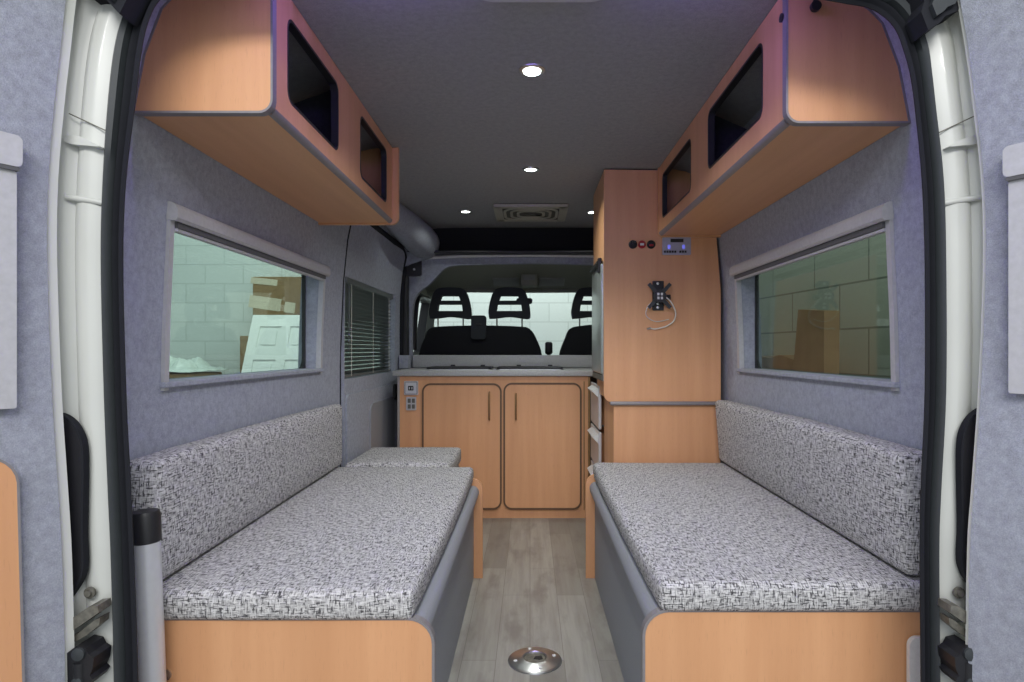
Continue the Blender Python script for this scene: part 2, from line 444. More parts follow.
# carpeted return between the seal and the lined walls
sec_pts = [(-wx(z), z) for z in (0, .3, .6, .9, 1.05, 1.2, 1.35, 1.45, 1.55, 1.62, 1.68, 1.73, 1.78, 1.83)]+[(x, cz(x)) for x in (-.72, -.64, -.5, 0)]
sec_pts = sec_pts+[(-x, z) for x, z in sec_pts[:-1][::-1]]
def resample(p, n):
    L = [0]
    for a, b_ in zip(p, p[1:]): L.append(L[-1]+math.dist(a, b_))
    o = []
    j = 0
    for k in range(n):
        t = L[-1]*k/(n-1)
        while j < len(L)-2 and L[j+1] < t: j += 1
        f = (t-L[j])/max(L[j+1]-L[j], 1e-9); o.append(mixp(p[j], p[j+1], min(1, f)))
    return o
i2 = resample(inn, 140); s2 = resample(sec_pts, 140)
i3 = resample([mixp(a, b, .6) for a, b in zip(inn, out_)], 140)
rows = [[Vector((p[0], YR+.028, p[1])) for p in i3], [Vector((q[0]*.55+p[0]*.45, YR+.045, q[1]*.55+p[1]*.45)) for p, q in zip(i3, s2)],
        [Vector((q[0]*.85+p[0]*.15, YR+.075, q[1]*.85+p[1]*.15)) for p, q in zip(i3, s2)], [Vector((q[0], 1.33, q[1])) for q in s2]]
bm = BM(); strip_loft(bm, rows)
struct('trim_1', bm, 'carpet', smooth=50)
# sill below the doorway
bm = BM(); bx(bm, -.80, .80, 1.10, 1.24, -.10, .012, .01); struct('trim_2', bm, 'rubber')
bm = BM(); bx(bm, -.98, .98, 1.06, 1.30, -.34, -.06, .03); struct('wall_rear_bumper', bm, 'dash')

# fittings on the painted frame
def jamb_fittings(side):
    sx = lambda a: a if side < 0 else 2*529-a     # left/right px mirrored about the doorway centre
    dx = 0 if side < 0 else -9
    word = 'left' if side < 0 else 'right'
    fr = XZ(YR)
    def Q(pts, s=512): return [((sx(a)+dx-CX)/s, EYE+(CY-b_)/s) for a, b_ in pts]
    # lamp access pocket: flat black plate stands in for the dark of the recess
    po = [(58, 416), (66, 414), (76, 419), (84, 429), (89, 444), (90, 470), (89, 530), (90, 560), (87, 575), (78, 590), (70, 600), (58, 612)]
    if side > 0: po = [(a+4 if a > 60 else a, b_-6) for a, b_ in po]
    po = catmull(Q(po)+[Q(po)[0]], 4)[:-1]
    bm = BM(); plate(bm, po, -.034, -.022, fr); pk = tag(obj('dark_lamp_pocket', bm, 'black'), f'flat black plate for the shade in the tall rounded lamp pocket cover in the white frame {word} of the doorway', 'hollow')
    bm = BM(); ring(bm, po, -.001, .003, -.036, -.020, fr); obj('rim', bm, 'rubber', pk)
    # door check strap: thick steel arm with bolt
    t = thing('door_check_strap', Vector(((sx(94)+dx-CX)/512, YR-.03, EYE+(CY-620)/512)), f'worn steel door check arm on the {word} side of the doorway, above the black hinge', 'door catch')
    bm = BM(); plate(bm, Q([(76, 619), (86, 610), (104, 598), (112, 597), (113, 604), (100, 613), (84, 624), (76, 628)]), -.055, -.018, fr); obj('arm', bm, 'steel_dk', t)
    bm = BM(); plate(bm, Q([(76, 633), (88, 627), (106, 613), (111, 611), (110, 618), (98, 628), (84, 636), (76, 638)]), -.045, -.018, fr); obj('lower_arm', bm, 'steel_dk', t)
    c = Q([(93, 591)])[0]; bm = BM(); lathe(bm, (c[0], YR-.020, c[1]), (0, -1, 0), [(.011, 0), (.011, .005), (.007, .006), (.006, .011), (0, .011)], 16); obj('bolt', bm, 'steel_dk', t, smooth=30)
    # hinge
    bm = BM(); plate(bm, (Q([(79, 650), (84, 642), (95, 634), (104, 636), (107, 642), (112, 645), (111, 655), (108, 662), (111, 666), (108, 671), (100, 674), (88, 678), (83, 684), (79, 686)])), -.065, -.016, fr); t = obj('door_hinge', bm, 'black', WR); t['label'] = f'chunky black door hinge low on the {word} side of the doorway'
    c = Q([(98, 641)])[0]; bm = BM(); lathe(bm, (c[0], YR-.062, c[1]), (0, -1, 0), [(.012, 0), (.012, .008), (.005, .010), (0, .010)], 16); obj('bolt', bm, 'rubber_g', t, smooth=30)
    c = Q([(97, 668)])[0]; bm = BM(); lathe(bm, (c[0], YR-.062, c[1]), (0, -1, 0), [(.010, 0), (.010, .008), (.004, .010), (0, .010)], 16); obj('bolt', bm, 'rubber_g', t, smooth=30)
    q = Q([(84, 664), (108, 664)]); q2 = Q([(97, 650), (97, 684)])
    bm = BM(); tube(bm, [(q2[0][0], YR-.060, q2[0][1]), (q2[1][0], YR-.060, q2[1][1])], .011, 12); obj('pivot', bm, 'black', t, smooth=40)
    # pressed ledge lines in the frame
    a, b_ = Q([(66, 197)])[0], Q([(104, 202)])[0]
    bm = BM(); tube(bm, [(a[0], YR-.014, a[1]), ((a[0]+b_[0])/2, YR-.010, (a[1]+b_[1])/2), (b_[0], YR-.002, b_[1])], .006, 10); obj('pressed_ledge', bm, 'white', WR, smooth=60)
    a, b_ = Q([(72, 115)])[0], Q([(109, 132)])[0]
    bm = BM(); tube(bm, [(a[0], YR-.022, a[1]), (b_[0], YR-.008, b_[1])], .0012, 6); obj('panel_seam', bm, 'steel_dk', WR)
    po = catmull(Q([(68, 138), (80, 137), (94, 143), (103, 148), (90, 147), (78, 146), (68, 143), (68, 138)]), 3)[:-1]
    bm = BM(); plate(bm, po, -.024, -.004, fr); obj('pressed_rib', bm, 'white', WR)
jamb_fittings(-1); jamb_fittings(1)
def bump_stop(pts, label):
    bm = BM(); plate(bm, [P2(p, 520) for p in pts], -.055, -.004, XZ(YR))
    o = obj('bump_stop', bm, 'rubber'); 
    tag(o, label, 'rubber stop')
    p2 = [P2(p, 520) for p in pts]; m = (sum(p[0] for p in p2)/len(p2), sum(p[1] for p in p2)/len(p2))
    bm = BM(); plate(bm, [mixp(m, p, .62) for p in p2], -.066, -.055, XZ(YR)); obj('pad', bm, 'rubber_g', o)
bump_stop([(84, -34), (92, -2), (106, -2), (114, 6), (127, 20), (140, -6), (150, -34)], 'black rubber door stop at the top left of the doorway')
bump_stop([(906, -28), (917, 8), (914, 18), (921, 36), (932, 29), (938, 22), (950, 17), (955, 8), (951, -10), (946, -34)], 'black rubber door stop at the top right of the doorway')

# ------------------------------------------------------------------ open rear doors
def rear_door(side, name, edge):
    s = 532.0; d0 = F/s
    dirv = Vector((.5*side, -.866)); nrm = Vector((dirv.y*side, -dirv.x*side))   # outward (away from camera axis)
    if nrm.x*side < 0: nrm = -nrm
    ed = catmull([((x-CX)/s, EYE+(CY-y)/s) for y, x in edge], 4)
    W = .74
    def Pt(i, t, w):
        x, z = ed[i]; return Vector((x+dirv.x*t+nrm.x*w, d0+dirv.y*t+nrm.y*w, z))
    n = len(ed)
    zt, zb = ed[0][1], ed[-1][1]
    def surf(bm, ts, w0, w1, i0=0, i1=None):
        i1 = i1 or n
        us = list(range(i0, i1))
        shell(bm, lambda i, t: Pt(i, t, w0), lambda i, t: Pt(i, t, w1), us, ts, mi=0, mo=0)
    bm = BM(); surf(bm, [-.002, .02, .35, W], .008, .055)
    o = struct(name, bm, 'white', smooth=40)
    bm = BM(); surf(bm, [.017 if side < 0 else .006, .35, W-.02], .001, .0079); obj('door_lining', bm, 'carpet_door', o)
    # window recess with blind frame
    def plane(u, v, w):
        return Vector((ed[n//2][0]+dirv.x*u+nrm.x*w, d0+dirv.y*u+nrm.y*w, v))
    u0, zo = (.068, 1.0) if side < 0 else (.048, 1.0)
    zt_ = 1.395 if side < 0 else 1.382; zb_ = .918 if side < 0 else .943
    bm = BM(); plate(bm, rrect(u0, u0+.55, zt_-.055, zt_, .010), -.035, -.012, plane); cas = obj('blind_cassette', bm, 'blind', o)
    bm = BM(); plate(bm, rrect(u0+.004, u0+.54, zt_-.062, zt_-.0545, .003), -.034, -.012, plane); obj('gap_shade_strip', bm, 'blind_dk', cas)  # solid dark strip painted as shade under the cassette
    bm = BM()
    for a, b_ in ((u0+.006, u0+.042), (u0+.50, u0+.536)):
        plate(bm, rrect(a, b_, zb_, zt_-.062, .004), -.028, -.012, plane)
    obj('blind_rail', bm, 'blind', o)
    bm = BM(); plate(bm, rrect(u0+.042, u0+.50, zb_+.02, zt_-.062, .004), -.016, -.0125, plane); obj('dark_glass', bm, 'blackglass', o)
    if side < 0:
        tab = sorted((z, x) for x, z in ed)
        def plane_w(u, v, w): return Vector((lerp_tab(tab, v)+dirv.x*u+nrm.x*w, d0+dirv.y*u+nrm.y*w, v))
        sh = rrect(.084, .60, .10, .838, .05)
        bm = BM(); plate(bm, sh, -.016, .004, plane_w); wp = obj('wood_panel', bm, 'wood', o)
        bm = BM(); ring(bm, sh, -.001, .003, -.017, .004, plane_w); obj('edge_trim', bm, 'trim', wp)
    else:
        pass
    return o
rear_door(-1, 'door_1', [(-62, 90), (-30, 82), (0, 77), (53, 71), (107, 65), (180, 59), (260, 58), (390, 62.5), (490, 69), (560, 73), (682, 76), (800, 77), (900, 78)])
rear_door(1, 'door_2', [(-62, 944), (-20, 952), (0, 956), (53, 965), (107, 972), (180, 980), (262, 982), (390, 977), (490, 970), (550, 966), (682, 964), (800, 963), (900, 962)])

# ------------------------------------------------------------------ side windows with blind cassettes
def side_window(side, name):
    gx = .985*side
    fr = YZ(gx)
    rr = rrect(WIN[0]-.03, WIN[1]+.005, WIN[2]-.02, WIN[3]+.03, .07, 8)
    bm = BM(); plate(bm, rr, -.002, .002, fr); w = struct(name, bm, 'glass')
    bm = BM(); ring(bm, rrect(WIN[0]-.015, WIN[1]-.008, WIN[2]-.005, WIN[3]+.02, .06, 8), 0, .055, -.006, .008, fr); obj('window_gasket', bm, 'black', w)
    # inner frame
    xi = lambda z: wx(z)*side
    f2 = lambda u, v, w_: Vector(((wx(v)-w_)*side, u, v))
    bm = BM()
    for a, b_ in ((WIN[0]-.016, WIN[0]+.004), (WIN[1]-.004, WIN[1]+.02)):
        plate(bm, [(a, .918), (b_, .918), (b_, 1.1), (b_, 1.36), (a, 1.36), (a, 1.1)], -.012, .009, f2)
    obj('blind_rail', bm, 'blind', w)
    bm = BM(); 
    prof = [(.0, 1.345), (.020, 1.343), (.026, 1.350), (.026, 1.372), (.020, 1.384), (.008, 1.390), (-.006, 1.390), (-.006, 1.345)]
    V = [[bm.verts.new(Vector(((wx(1.38)-p[0])*side, y, p[1]))) for p in prof] for y in (WIN[0]-.018, WIN[1]+.024)]
    k = len(prof)
    for i in range(k): bm.faces.new((V[0][i], V[0][(i+1) % k], V[1][(i+1) % k], V[1][i]))
    bm.faces.new(V[0]); bm.faces.new(V[1][::-1]); obj('blind_cassette', bm, 'blind', w, smooth=40)
    bm = BM(); bx(bm, *sorted(((.902)*side, (.888)*side)), WIN[0]+.004, WIN[1]-.004, 1.328, 1.345); obj('slot_shade_strip', bm, 'blind_dk', w)  # dark bar stands in for the shade in the slot
    bm = BM(); bx(bm, *sorted(((.905)*side, (.890)*side)), WIN[0]+.004, WIN[1]-.004, 1.318, 1.328, .003); obj('blind_pull_bar', bm, 'blind', w)
    bm = BM(); bx(bm, *sorted(((.925)*side, (.905)*side)), WIN[0]-.02, WIN[1]+.03, .925, .94, .003); obj('bottom_bead', bm, 'carpet', w)
side_window(-1, 'window_1'); side_window(1, 'window_2')

# ------------------------------------------------------------------ sliding door with slatted blind
DX = .905
DW = (3.02, 4.06, .878, 1.38)
def dx_in(z): return min(wx(z), .905)-.002
zz = [.03, .3, .6, .878, 1.1, 1.38, 1.5, 1.6, 1.695]
bm = BM(); shell(bm, lambda y, z: Vector((-dx_in(z)+max(0, y-3.9)*.12, y, z)), lambda y, z: Vector((-dx_in(z)-.08, y, z)), [3.008, DW[0], 3.5, 3.9, DW[1], 4.15], zz, [DW])
SD = struct('door_3', bm, ['carpet', 'white'], smooth=30)
bm = BM(); plate(bm, rrect(DW[0]-.01, DW[1]+.01, DW[2]-.01, DW[3]+.01, .03), -.003, .003, YZ(-.965)); obj('door_glass', bm, 'glass', SD)
bm = BM(); ring(bm, rrect(DW[0]+.02, DW[1]-.02, DW[2]+.02, DW[3]-.02, .03), 0, .03, -.008, .01, YZ(-.960)); obj('glass_gasket', bm, 'black', SD)
bm = BM()
plate(bm, rrect(3.03, 4.12, .10, .80, .03), 0, .012, YZ(-.905)); obj('lower_panel', bm, 'carpet', SD)
bm = BM(); plate(bm, rrect(3.45, 4.10, .18, .72, .06), 0, .008, YZ(-.893)); obj('door_pocket', bm, 'vinyl', SD)
bm = BM(); bx(bm, -.905, -.868, 4.02, 4.10, .70, .80, .012); obj('latch', bm, 'black', SD)
t = thing('venetian_blind', (-.90, 3.54, .89), 'grey metal venetian blind hanging in the sliding door window', 'blind')
bm = BM(); bx(bm, -.925, -.895, DW[0]+.005, DW[1]-.005, 1.350, 1.378, .003); obj('head_rail', bm, 'slat', t)
bm = BM()
k = 0; z = 1.340
while z > .905:
    V = []
    for (dx, dz) in ((-.010, -.0085), (0, .001), (.010, .0085)):
        V.append([bm.verts.new((-.912+dx, y, z+dz)) for y in (DW[0]+.012, DW[1]-.03)])
    for a, b_ in zip(V, V[1:]): bm.faces.new((a[0], a[1], b_[1], b_[0]))
    z -= .0215
sl = obj('slats', bm, 'slat', t)
md = sl.modifiers.new('solid', 'SOLIDIFY'); md.thickness = .0012
bm = BM(); bx(bm, -.922, -.902, DW[0]+.01, DW[1]-.03, .884, .897, .003); obj('bottom_rail', bm, 'slat', t)
for y in (3.12, 3.55, 3.95):
    bm = BM(); tube(bm, [(-.898, y, 1.35), (-.898, y, .89)], .0016, 6); obj('ladder_cord', bm, 'cable', t)
bm = BM(); tube(bm, [(-.893, 3.06, 1.35), (-.893, 3.06, 1.02)], .003, 6); obj('tilt_wand', bm, 'slat', t)
# black seal round the sliding door
pth = [(3.0, .03), (3.0, 1.0), (3.003, 1.45)]
bm = BM(); tube(bm, [(-wx(z)-.001, 3.004, z) for z in (.03, .5, 1.0, 1.35, 1.55, 1.69)], .0055, 8)
tag(obj('door_seam_seal', bm, 'rubber', smooth=60), 'thin black seal line between the lined wall and the sliding door', 'seal')
bm = BM()
pp = [(-.858, 3.02, 1.70), (-.856, 3.4, 1.70), (-.852, 3.8, 1.70), (-.846, 4.05, 1.692), (-.842, 4.15, 1.655), (-.845, 4.175, 1.58), (-.862, 4.18, 1.4), (-.87, 4.18, 1.0), (-.87, 4.18, .5), (-.87, 4.18, .03)]
tube(bm, catmull(pp, 5), .017, 10); tag(obj('door_frame_seal', bm, 'rubber', smooth=60), 'thick black rubber seal over and in front of the sliding door', 'seal')
bm = BM(); bx(bm, -.98, -.83, 4.19, 4.27, 0, 1.70, .01); struct('trim_3', bm, 'dash')

# carpeted roof lump in front of the sliding door
bm = BM(); rings = []
for y, xi, zi, r in ((3.0, -.80, 1.80, .05), (3.5, -.775, 1.785, .075), (3.85, -.745, 1.765, .095), (4.1, -.725, 1.75, .105), (4.22, -.72, 1.745, .105), (4.28, -.73, 1.75, .09)):
    rings.append([bm.verts.new((xi+r*1.0*math.cos(a), y, zi+r*1.05*math.sin(a))) for a in [2*PI*k/24 for k in range(24)]])
for a, b_ in zip(rings, rings[1:]):
    for k in range(24): bm.faces.new((a[k], a[(k+1) % 24], b_[(k+1) % 24], b_[k]))
bm.faces.new(rings[0][::-1]); bm.faces.new(rings[-1]); struct('trim_4', bm, 'carpet', smooth=60)
bm = BM(); plate(bm, catmull([(-.87, 1.70), (-.72, 1.70), (-.68, 1.66), (-.74, 1.62), (-.80, 1.60), (-.87, 1.58), (-.87, 1.70)], 4)[:-1], -.04, .02, XZ(4.2)); struct('trim_5', bm, 'carpet')
bm = BM(); plate(bm, rrect(-.865, -.735, 1.52, 1.635, .015), -.012, .02, XZ(4.20)); br_ = tag(obj('mounting_bracket', bm, 'black'), 'black bolted bracket beside the cab opening, above the worktop', 'bracket')
bm = BM(); lathe(bm, (-.782, 4.187, 1.565), (0, -1, 0), [(.008, 0), (.008, .004), (0, .005)], 12); obj('bolt', bm, 'chrome', br_)

# ------------------------------------------------------------------ cab frame and cab
YB = 4.28
left = [(-.815, .95), (-.815, 1.20), (-.805, 1.34), (-.765, 1.42), (-.70, 1.47), (-.645, 1.525), (-.60, 1.575), (-.54, 1.60), (-.40, 1.61), (0, 1.618)]
lc = catmull(left, 4); opening = lc+[(-x, z) for x, z in lc[::-1][1:]]
outer = [(-.91, .0), (.91, .0), (.91, 1.0), (.885, 1.5), (.86, 1.66), (-.86, 1.66), (-.885, 1.5), (-.91, 1.0)]
bm = BM(); plate(bm, outer, 0, .05, XZ(YB), [opening[::-1]]); struct('wall_cab', bm, 'carpet')
bm = BM(); tube(bm, [(-.80, YB-.01, 1.652), (-.4, YB-.012, 1.668), (0, YB-.012, 1.672), (.4, YB-.012, 1.668), (.80, YB-.01, 1.652)], .011, 10); struct('trim_6', bm, 'white_in', smooth=60)
bm = BM(); plate(bm, [(-.88, 1.66), (.88, 1.66), (.85, 1.80), (.70, 1.87), (-.70, 1.87), (-.85, 1.80)], .03, .05, XZ(YB)); struct('wall_cab_header', bm, 'seat')
bm = BM(); bx(bm, -.86, .86, YB-.12, YB+.03, 1.672, 1.69, .006); struct('trim_7', bm, 'black')
# cab roof, sides, windscreen
def croof(x, y): return Vector((x, y, lerp_tab([(4.3, 1.66), (4.7, 1.645), (5.0, 1.60), (5.28, 1.525)], y)-.06*(abs(x)/.9)**4))
bm = BM(); shell(bm, croof, lambda x, y: croof(x, y)+Vector((0, .02, .06)), [-.93, -.7, -.4, 0, .4, .7, .93], [4.33, 4.7, 5.0, 5.15, 5.28]); struct('ceiling_cab', bm, ['liner', 'white'], smooth=40)
for sd, nm in ((-1, 'wall_cab_left'), (1, 'wall_cab_right')):
    bm = BM()
    def fi(y, z, sd=sd): return Vector((sd*(.94-max(0, z-1.0)*.16-max(0, y-5.2)*.22), y+max(0, 0), z))
    def fo(y, z, sd=sd): return fi(y, z)+Vector((sd*.07, 0, 0))
    ys = [4.33, 4.62, 4.9, 5.2, 5.28, 5.45]; zs = [-.1, .5, 1.0, 1.2, 1.42, 1.47]
    shell(bm, fi, fo, ys, zs, [(4.62, 5.28, 1.0, 1.42)])
    w = struct(nm, bm, ['dash', 'white'], smooth=30)
    bm = BM(); shell(bm, lambda y, z: fi(y, z), fo, [4.33, 4.6, 4.9, 5.2, 5.28], [1.47, 1.52, 1.60]); obj('cant_rail', bm, ['liner', 'white'], w)
    bm = BM(); grid(bm, lambda y, z: fi(y, z)+Vector((sd*.04, 0, 0)), [4.6, 5.3], [.98, 1.44]); obj('cab_side_glass', bm, 'glass_clear', w)
    # screen pillar
    bm = BM(); tube(bm, [(sd*.86, 5.26, 1.52), (sd*.90, 5.55, 1.27), (sd*.93, 5.9, .95)], [.035, .04, .045], 10); obj('screen_pillar', bm, 'liner', w, smooth=50)
    bm = BM(); tube(bm, catmull([(sd*.868, 4.64, 1.02), (sd*.86, 4.66, 1.30), (sd*.848, 4.74, 1.42), (sd*.845, 5.2, 1.43)], 5), .02, 8); obj('glass_surround', bm, 'black', w, smooth=50)
def ws(x, t): return Vector((x*(.86+.09*t), 5.27+.70*t-.10*(x*x), 1.52-.60*t))
bm = BM(); shell(bm, ws, lambda x, t: ws(x, t)+Vector((0, .004, .004)), [-1, -.6, -.2, .2, .6, 1], [0, .5, 1], mo=0); struct('window_3', bm, 'glass_clear', smooth=60)
bm = BM(); tube(bm, [ws(x, 0)+Vector((0, -.01, .004)) for x in (-1, -.6, -.2, .2, .6, 1)], .020, 8); struct('trim_8', bm, 'liner', smooth=60)
bm = BM()
V = []
for y, z in ((5.30, .35), (5.24, .55), (5.24, .78), (5.30, .88), (5.45, .93), (5.98, .91), (5.98, .35)):
    V.append([bm.verts.new((x, y, z)) for x in (-.86, .86)])
for i in range(len(V)): bm.faces.new((V[i][0], V[i][1], V[(i+1) % len(V)][1], V[(i+1) % len(V)][0]))
bm.faces.new([v[0] for v in V]); bm.faces.new([v[1] for v in V][::-1])
tag(obj('dashboard', bm, 'dash'), 'dark plastic dashboard below the windscreen', 'dashboard')
bm = BM(); bx(bm, -.93, .93, 4.35, 5.98, -.10, 0); struct('floor_cab', bm, 'rubber')
# sun visors, console, mirror
for x0, x1, lab in ((-.30, -.09, 'pale folded sun visor left of the roof console in the cab'), (.075, .28, 'pale folded sun visor right of the roof console in the cab')):
    bm = BM(); bx(bm, x0, x1, 4.98, 5.12, 1.568, 1.582, .006)
    for v in bm.verts: v.co.z += (5.05-v.co.y)*.33
    o = tag(obj('sun_visor', bm, 'pale_plastic', smooth=40), lab, 'sun visor', 'cab sun visors')
    bm = BM(); tube(bm, [(x0+.01, 5.13, 1.563), (x1-.01, 5.13, 1.563)], .005, 8); obj('hinge_rod', bm, 'black', o)
bm = BM(); plate(bm, rrect(-.07, .06, 1.53, 1.645, .02), -.10, .10, XZ(4.98)); oc = tag(obj('overhead_console', bm, 'liner'), 'grey overhead console between the sun visors in the cab', 'console')
bm = BM(); bx(bm, -.05, .04, 4.874, 4.880, 1.57, 1.61, .002); obj('lamp_lens', bm, 'pale_plastic', oc)
t = thing('rear_view_mirror', (.0, 5.2, 1.42), 'small dark rear view mirror under the windscreen top', 'mirror')
bm = BM(); plate(bm, rrect(-.115, .02, 1.405, 1.455, .02), -.012, .012, XZ(5.2)); obj('mirror_housing', bm, 'dash', t)
bm = BM(); tube(bm, [(-.04, 5.212, 1.44), (-.04, 5.26, 1.485)], .007, 8); obj('stalk', bm, 'dash', t)
# seats
def seat_shape(x0, x1, ztop, y, label, group):
    t = thing('cab_seat', ((x0+x1)/2, y+.3, 0), label, 'seat', group)
    bm = BM()
    out = catmull([(x0, .42), (x0, .75), (x0+.02, .98), (x0+.06, 1.10), (x0+.10, ztop-.02), (x0+.18, ztop), ((x0+x1)/2, ztop+.008), (x1-.18, ztop), (x1-.10, ztop-.02), (x1-.05, 1.10), (x1-.01, .98), (x1, .75), (x1, .42)], 4)
    ins = offset(out, -.025)
    V = [[bm.verts.new((u, y+w+(.9-v)*.10, v)) for u, v in q] for q, w in ((ins, 0), (out, .02), (out, .11), (ins, .14))]
    for A, B in zip(V, V[1:]):
        for i in range(len(out)): bm.faces.new((A[i], A[(i+1) % len(out)], B[(i+1) % len(out)], B[i]))
    bm.faces.new(V[0]); bm.faces.new(V[-1][::-1])
    obj('backrest', bm, 'seat', t, smooth=50)
    bm = BM(); bx(bm, x0, x1, y+.10, y+.52, .34, .50, .05, 4); obj('seat_squab', bm, 'seat', t, smooth=50)
    bm = BM(); bx(bm, x0+.05, x1-.05, y+.12, y+.55, 0, .34, .01); obj('seat_base', bm, 'dash', t)
    return t
def headrest(cx_, y, zb, label):
    t = thing('headrest', (cx_, y+.05, zb-.06), label, 'headrest', 'cab seat headrests')
    o_ = catmull([(cx_-.15, zb), (cx_-.158, zb+.05), (cx_-.145, zb+.13), (cx_-.12, zb+.20), (cx_-.085, zb+.228), (cx_, zb+.236), (cx_+.085, zb+.228), (cx_+.12, zb+.20), (cx_+.145, zb+.13), (cx_+.158, zb+.05), (cx_+.15, zb), (cx_+.08, zb+.005), (cx_, zb+.014), (cx_-.08, zb+.005), (cx_-.15, zb)], 3)[:-1]
    h1 = [(cx_-.095, zb+.058), (cx_+.095, zb+.058), (cx_+.088, zb+.108), (cx_-.088, zb+.108)]
    h2 = [(cx_-.078, zb+.136), (cx_+.078, zb+.136), (cx_+.064, zb+.172), (cx_-.064, zb+.172)]
    bm = BM(); plate(bm, o_, 0, .07, XZ(y), [h1, h2]); obj('headrest_pad', bm, 'headrest', t, smooth=35)
    for s in (-1, 1):
        bm = BM(); tube(bm, [(cx_+s*.095, y+.035, zb+.01), (cx_+s*.095, y+.04, zb-.075)], .006, 8); obj('headrest_post', bm, 'chrome', t)
    return t
YS = 4.62; 
seat_shape(-.85, .10, 1.195, YS, 'double black passenger seat seen through the cab opening', None)
seat_shape(.20, .74, 1.20, YS, 'single black driver seat mostly hidden behind the tall wooden unit', None)
headrest(-.60, YS+.03, 1.255, 'leftmost charcoal headrest with two slots, above the double cab seat')
headrest(-.155, YS+.03, 1.255, 'middle charcoal headrest with two slots, above the double cab seat')
headrest(.47, YS+.03, 1.255, 'right charcoal headrest, partly hidden by the tall wooden unit')
bm = BM(); plate(bm, rrect(-.435, -.325, 1.10, 1.275, .02), -.03, .03, XZ(YS-.02)); bo = tag(obj('seat_belt_guide', bm, 'headrest'), 'charcoal upright block between the two headrests of the double seat', 'seat belt housing')
bm = BM(); bx(bm, -.40, -.36, YS-.056, YS-.048, 1.20, 1.215, .002); obj('belt_slot', bm, 'black', bo)
t = thing('gear_lever', (.145, 4.95, .93), 'black gear lever knob in the gap between the cab seats', 'gear lever')
bm = BM(); bx(bm, .12, .18, 4.93, 4.98, .985, 1.085, .016, 3); obj('knob', bm, 'black', t, smooth=50)
bm = BM(); tube(bm, [(.15, 4.955, .99), (.15, 5.06, .84), (.15, 5.08, .0)], .014, 10); obj('shaft', bm, 'black', t)

# ------------------------------------------------------------------ kitchen
YK = 3.76
t = thing('kitchen_cabinet', (-.2, YK+.2, 0), 'low beech kitchen cabinet with two rounded doors across the cab end', 'cabinet')
bm = BM(); bx(bm, -.79, .36, YK+.004, YK+.42, .0, .86); obj('carcass', bm, 'wood', t)
bm = BM(); bx(bm, -.805, -.79, YK-.002, YK+.42, .0, .86, .003); obj('side_edge_trim', bm, 'trim_lt', t)
def rdoor(x0, x1, z0, z1, hx, hz0, hz1, name='door'):
    rr = rrect(x0, x1, z0, z1, .045, 8)
    bm = BM(); plate(bm, rr, -.012, .003, XZ(YK)); d = obj(name, bm, 'wood', t)
    bm = BM(); ring(bm, rr, -.0035, .0065, -.016, .002, XZ(YK)); obj('edge_trim', bm, 'groove', d)
    if hx is not None:
        bm = BM(); tube(bm, [(hx, YK-.014, hz0), (hx, YK-.036, hz0+.004), (hx, YK-.038, (hz0+hz1)/2), (hx, YK-.036, hz1-.004), (hx, YK-.014, hz1)], .0055, 8); obj('handle', bm, 'brass', d, smooth=50)
    return d
rdoor(-.646, -.178, .062, .812, -.245, .60, .765)
rdoor(-.154, .305, .062, .815, -.085, .60, .755)
bm = BM(); bx(bm, .352, .366, YK-.006, YK+.01, 0, .86, .002); obj('stile_trim', bm, 'brass', t)
bm = BM(); bx(bm, .325, .331, YK-.002, YK+.01, .05, .83, .001); obj('stile_groove', bm, 'brass', t)
# socket + switch
o = thing('power_socket', (-.72, YK, .76), 'square silver power socket at the upper left of the kitchen cabinet', 'socket')
bm = BM(); plate(bm, rrect(-.762, -.678, .748, .832, .006), -.008, .006, XZ(YK)); obj('face_plate', bm, 'alu', o)
bm = BM(); ring(bm, rrect(-.755, -.685, .755, .825, .004), 0, .003, -.0105, -.007, XZ(YK)); obj('border', bm, 'vent_dk', o)
bm = BM(); plate(bm, rrect(-.738, -.705, .775, .803, .004), -.0095, -.006, XZ(YK)); obj('socket_insert', bm, 'black', o)
for x in (-.7290, -.7140):
    bm = BM(); plate(bm, rrect(x-.0025, x+.0025, .782, .796, .001), -.0108, -.008, XZ(YK)); obj('contact', bm, 'alu', o)
o = thing('switch_plate', (-.72, YK, .66), 'pale grey switch plate below the power socket on the kitchen cabinet', 'switch')
bm = BM(); plate(bm, rrect(-.750, -.690, .655, .735, .004), -.006, .006, XZ(YK)); obj('face_plate', bm, 'blind', o)
for x in (-.74, -.715):
    for z in (.665, .70):
        bm = BM(); plate(bm, rrect(x, x+.018, z, z+.026, .003), -.009, -.005, XZ(YK)); obj('rocker', bm, 'vent_dk', o)
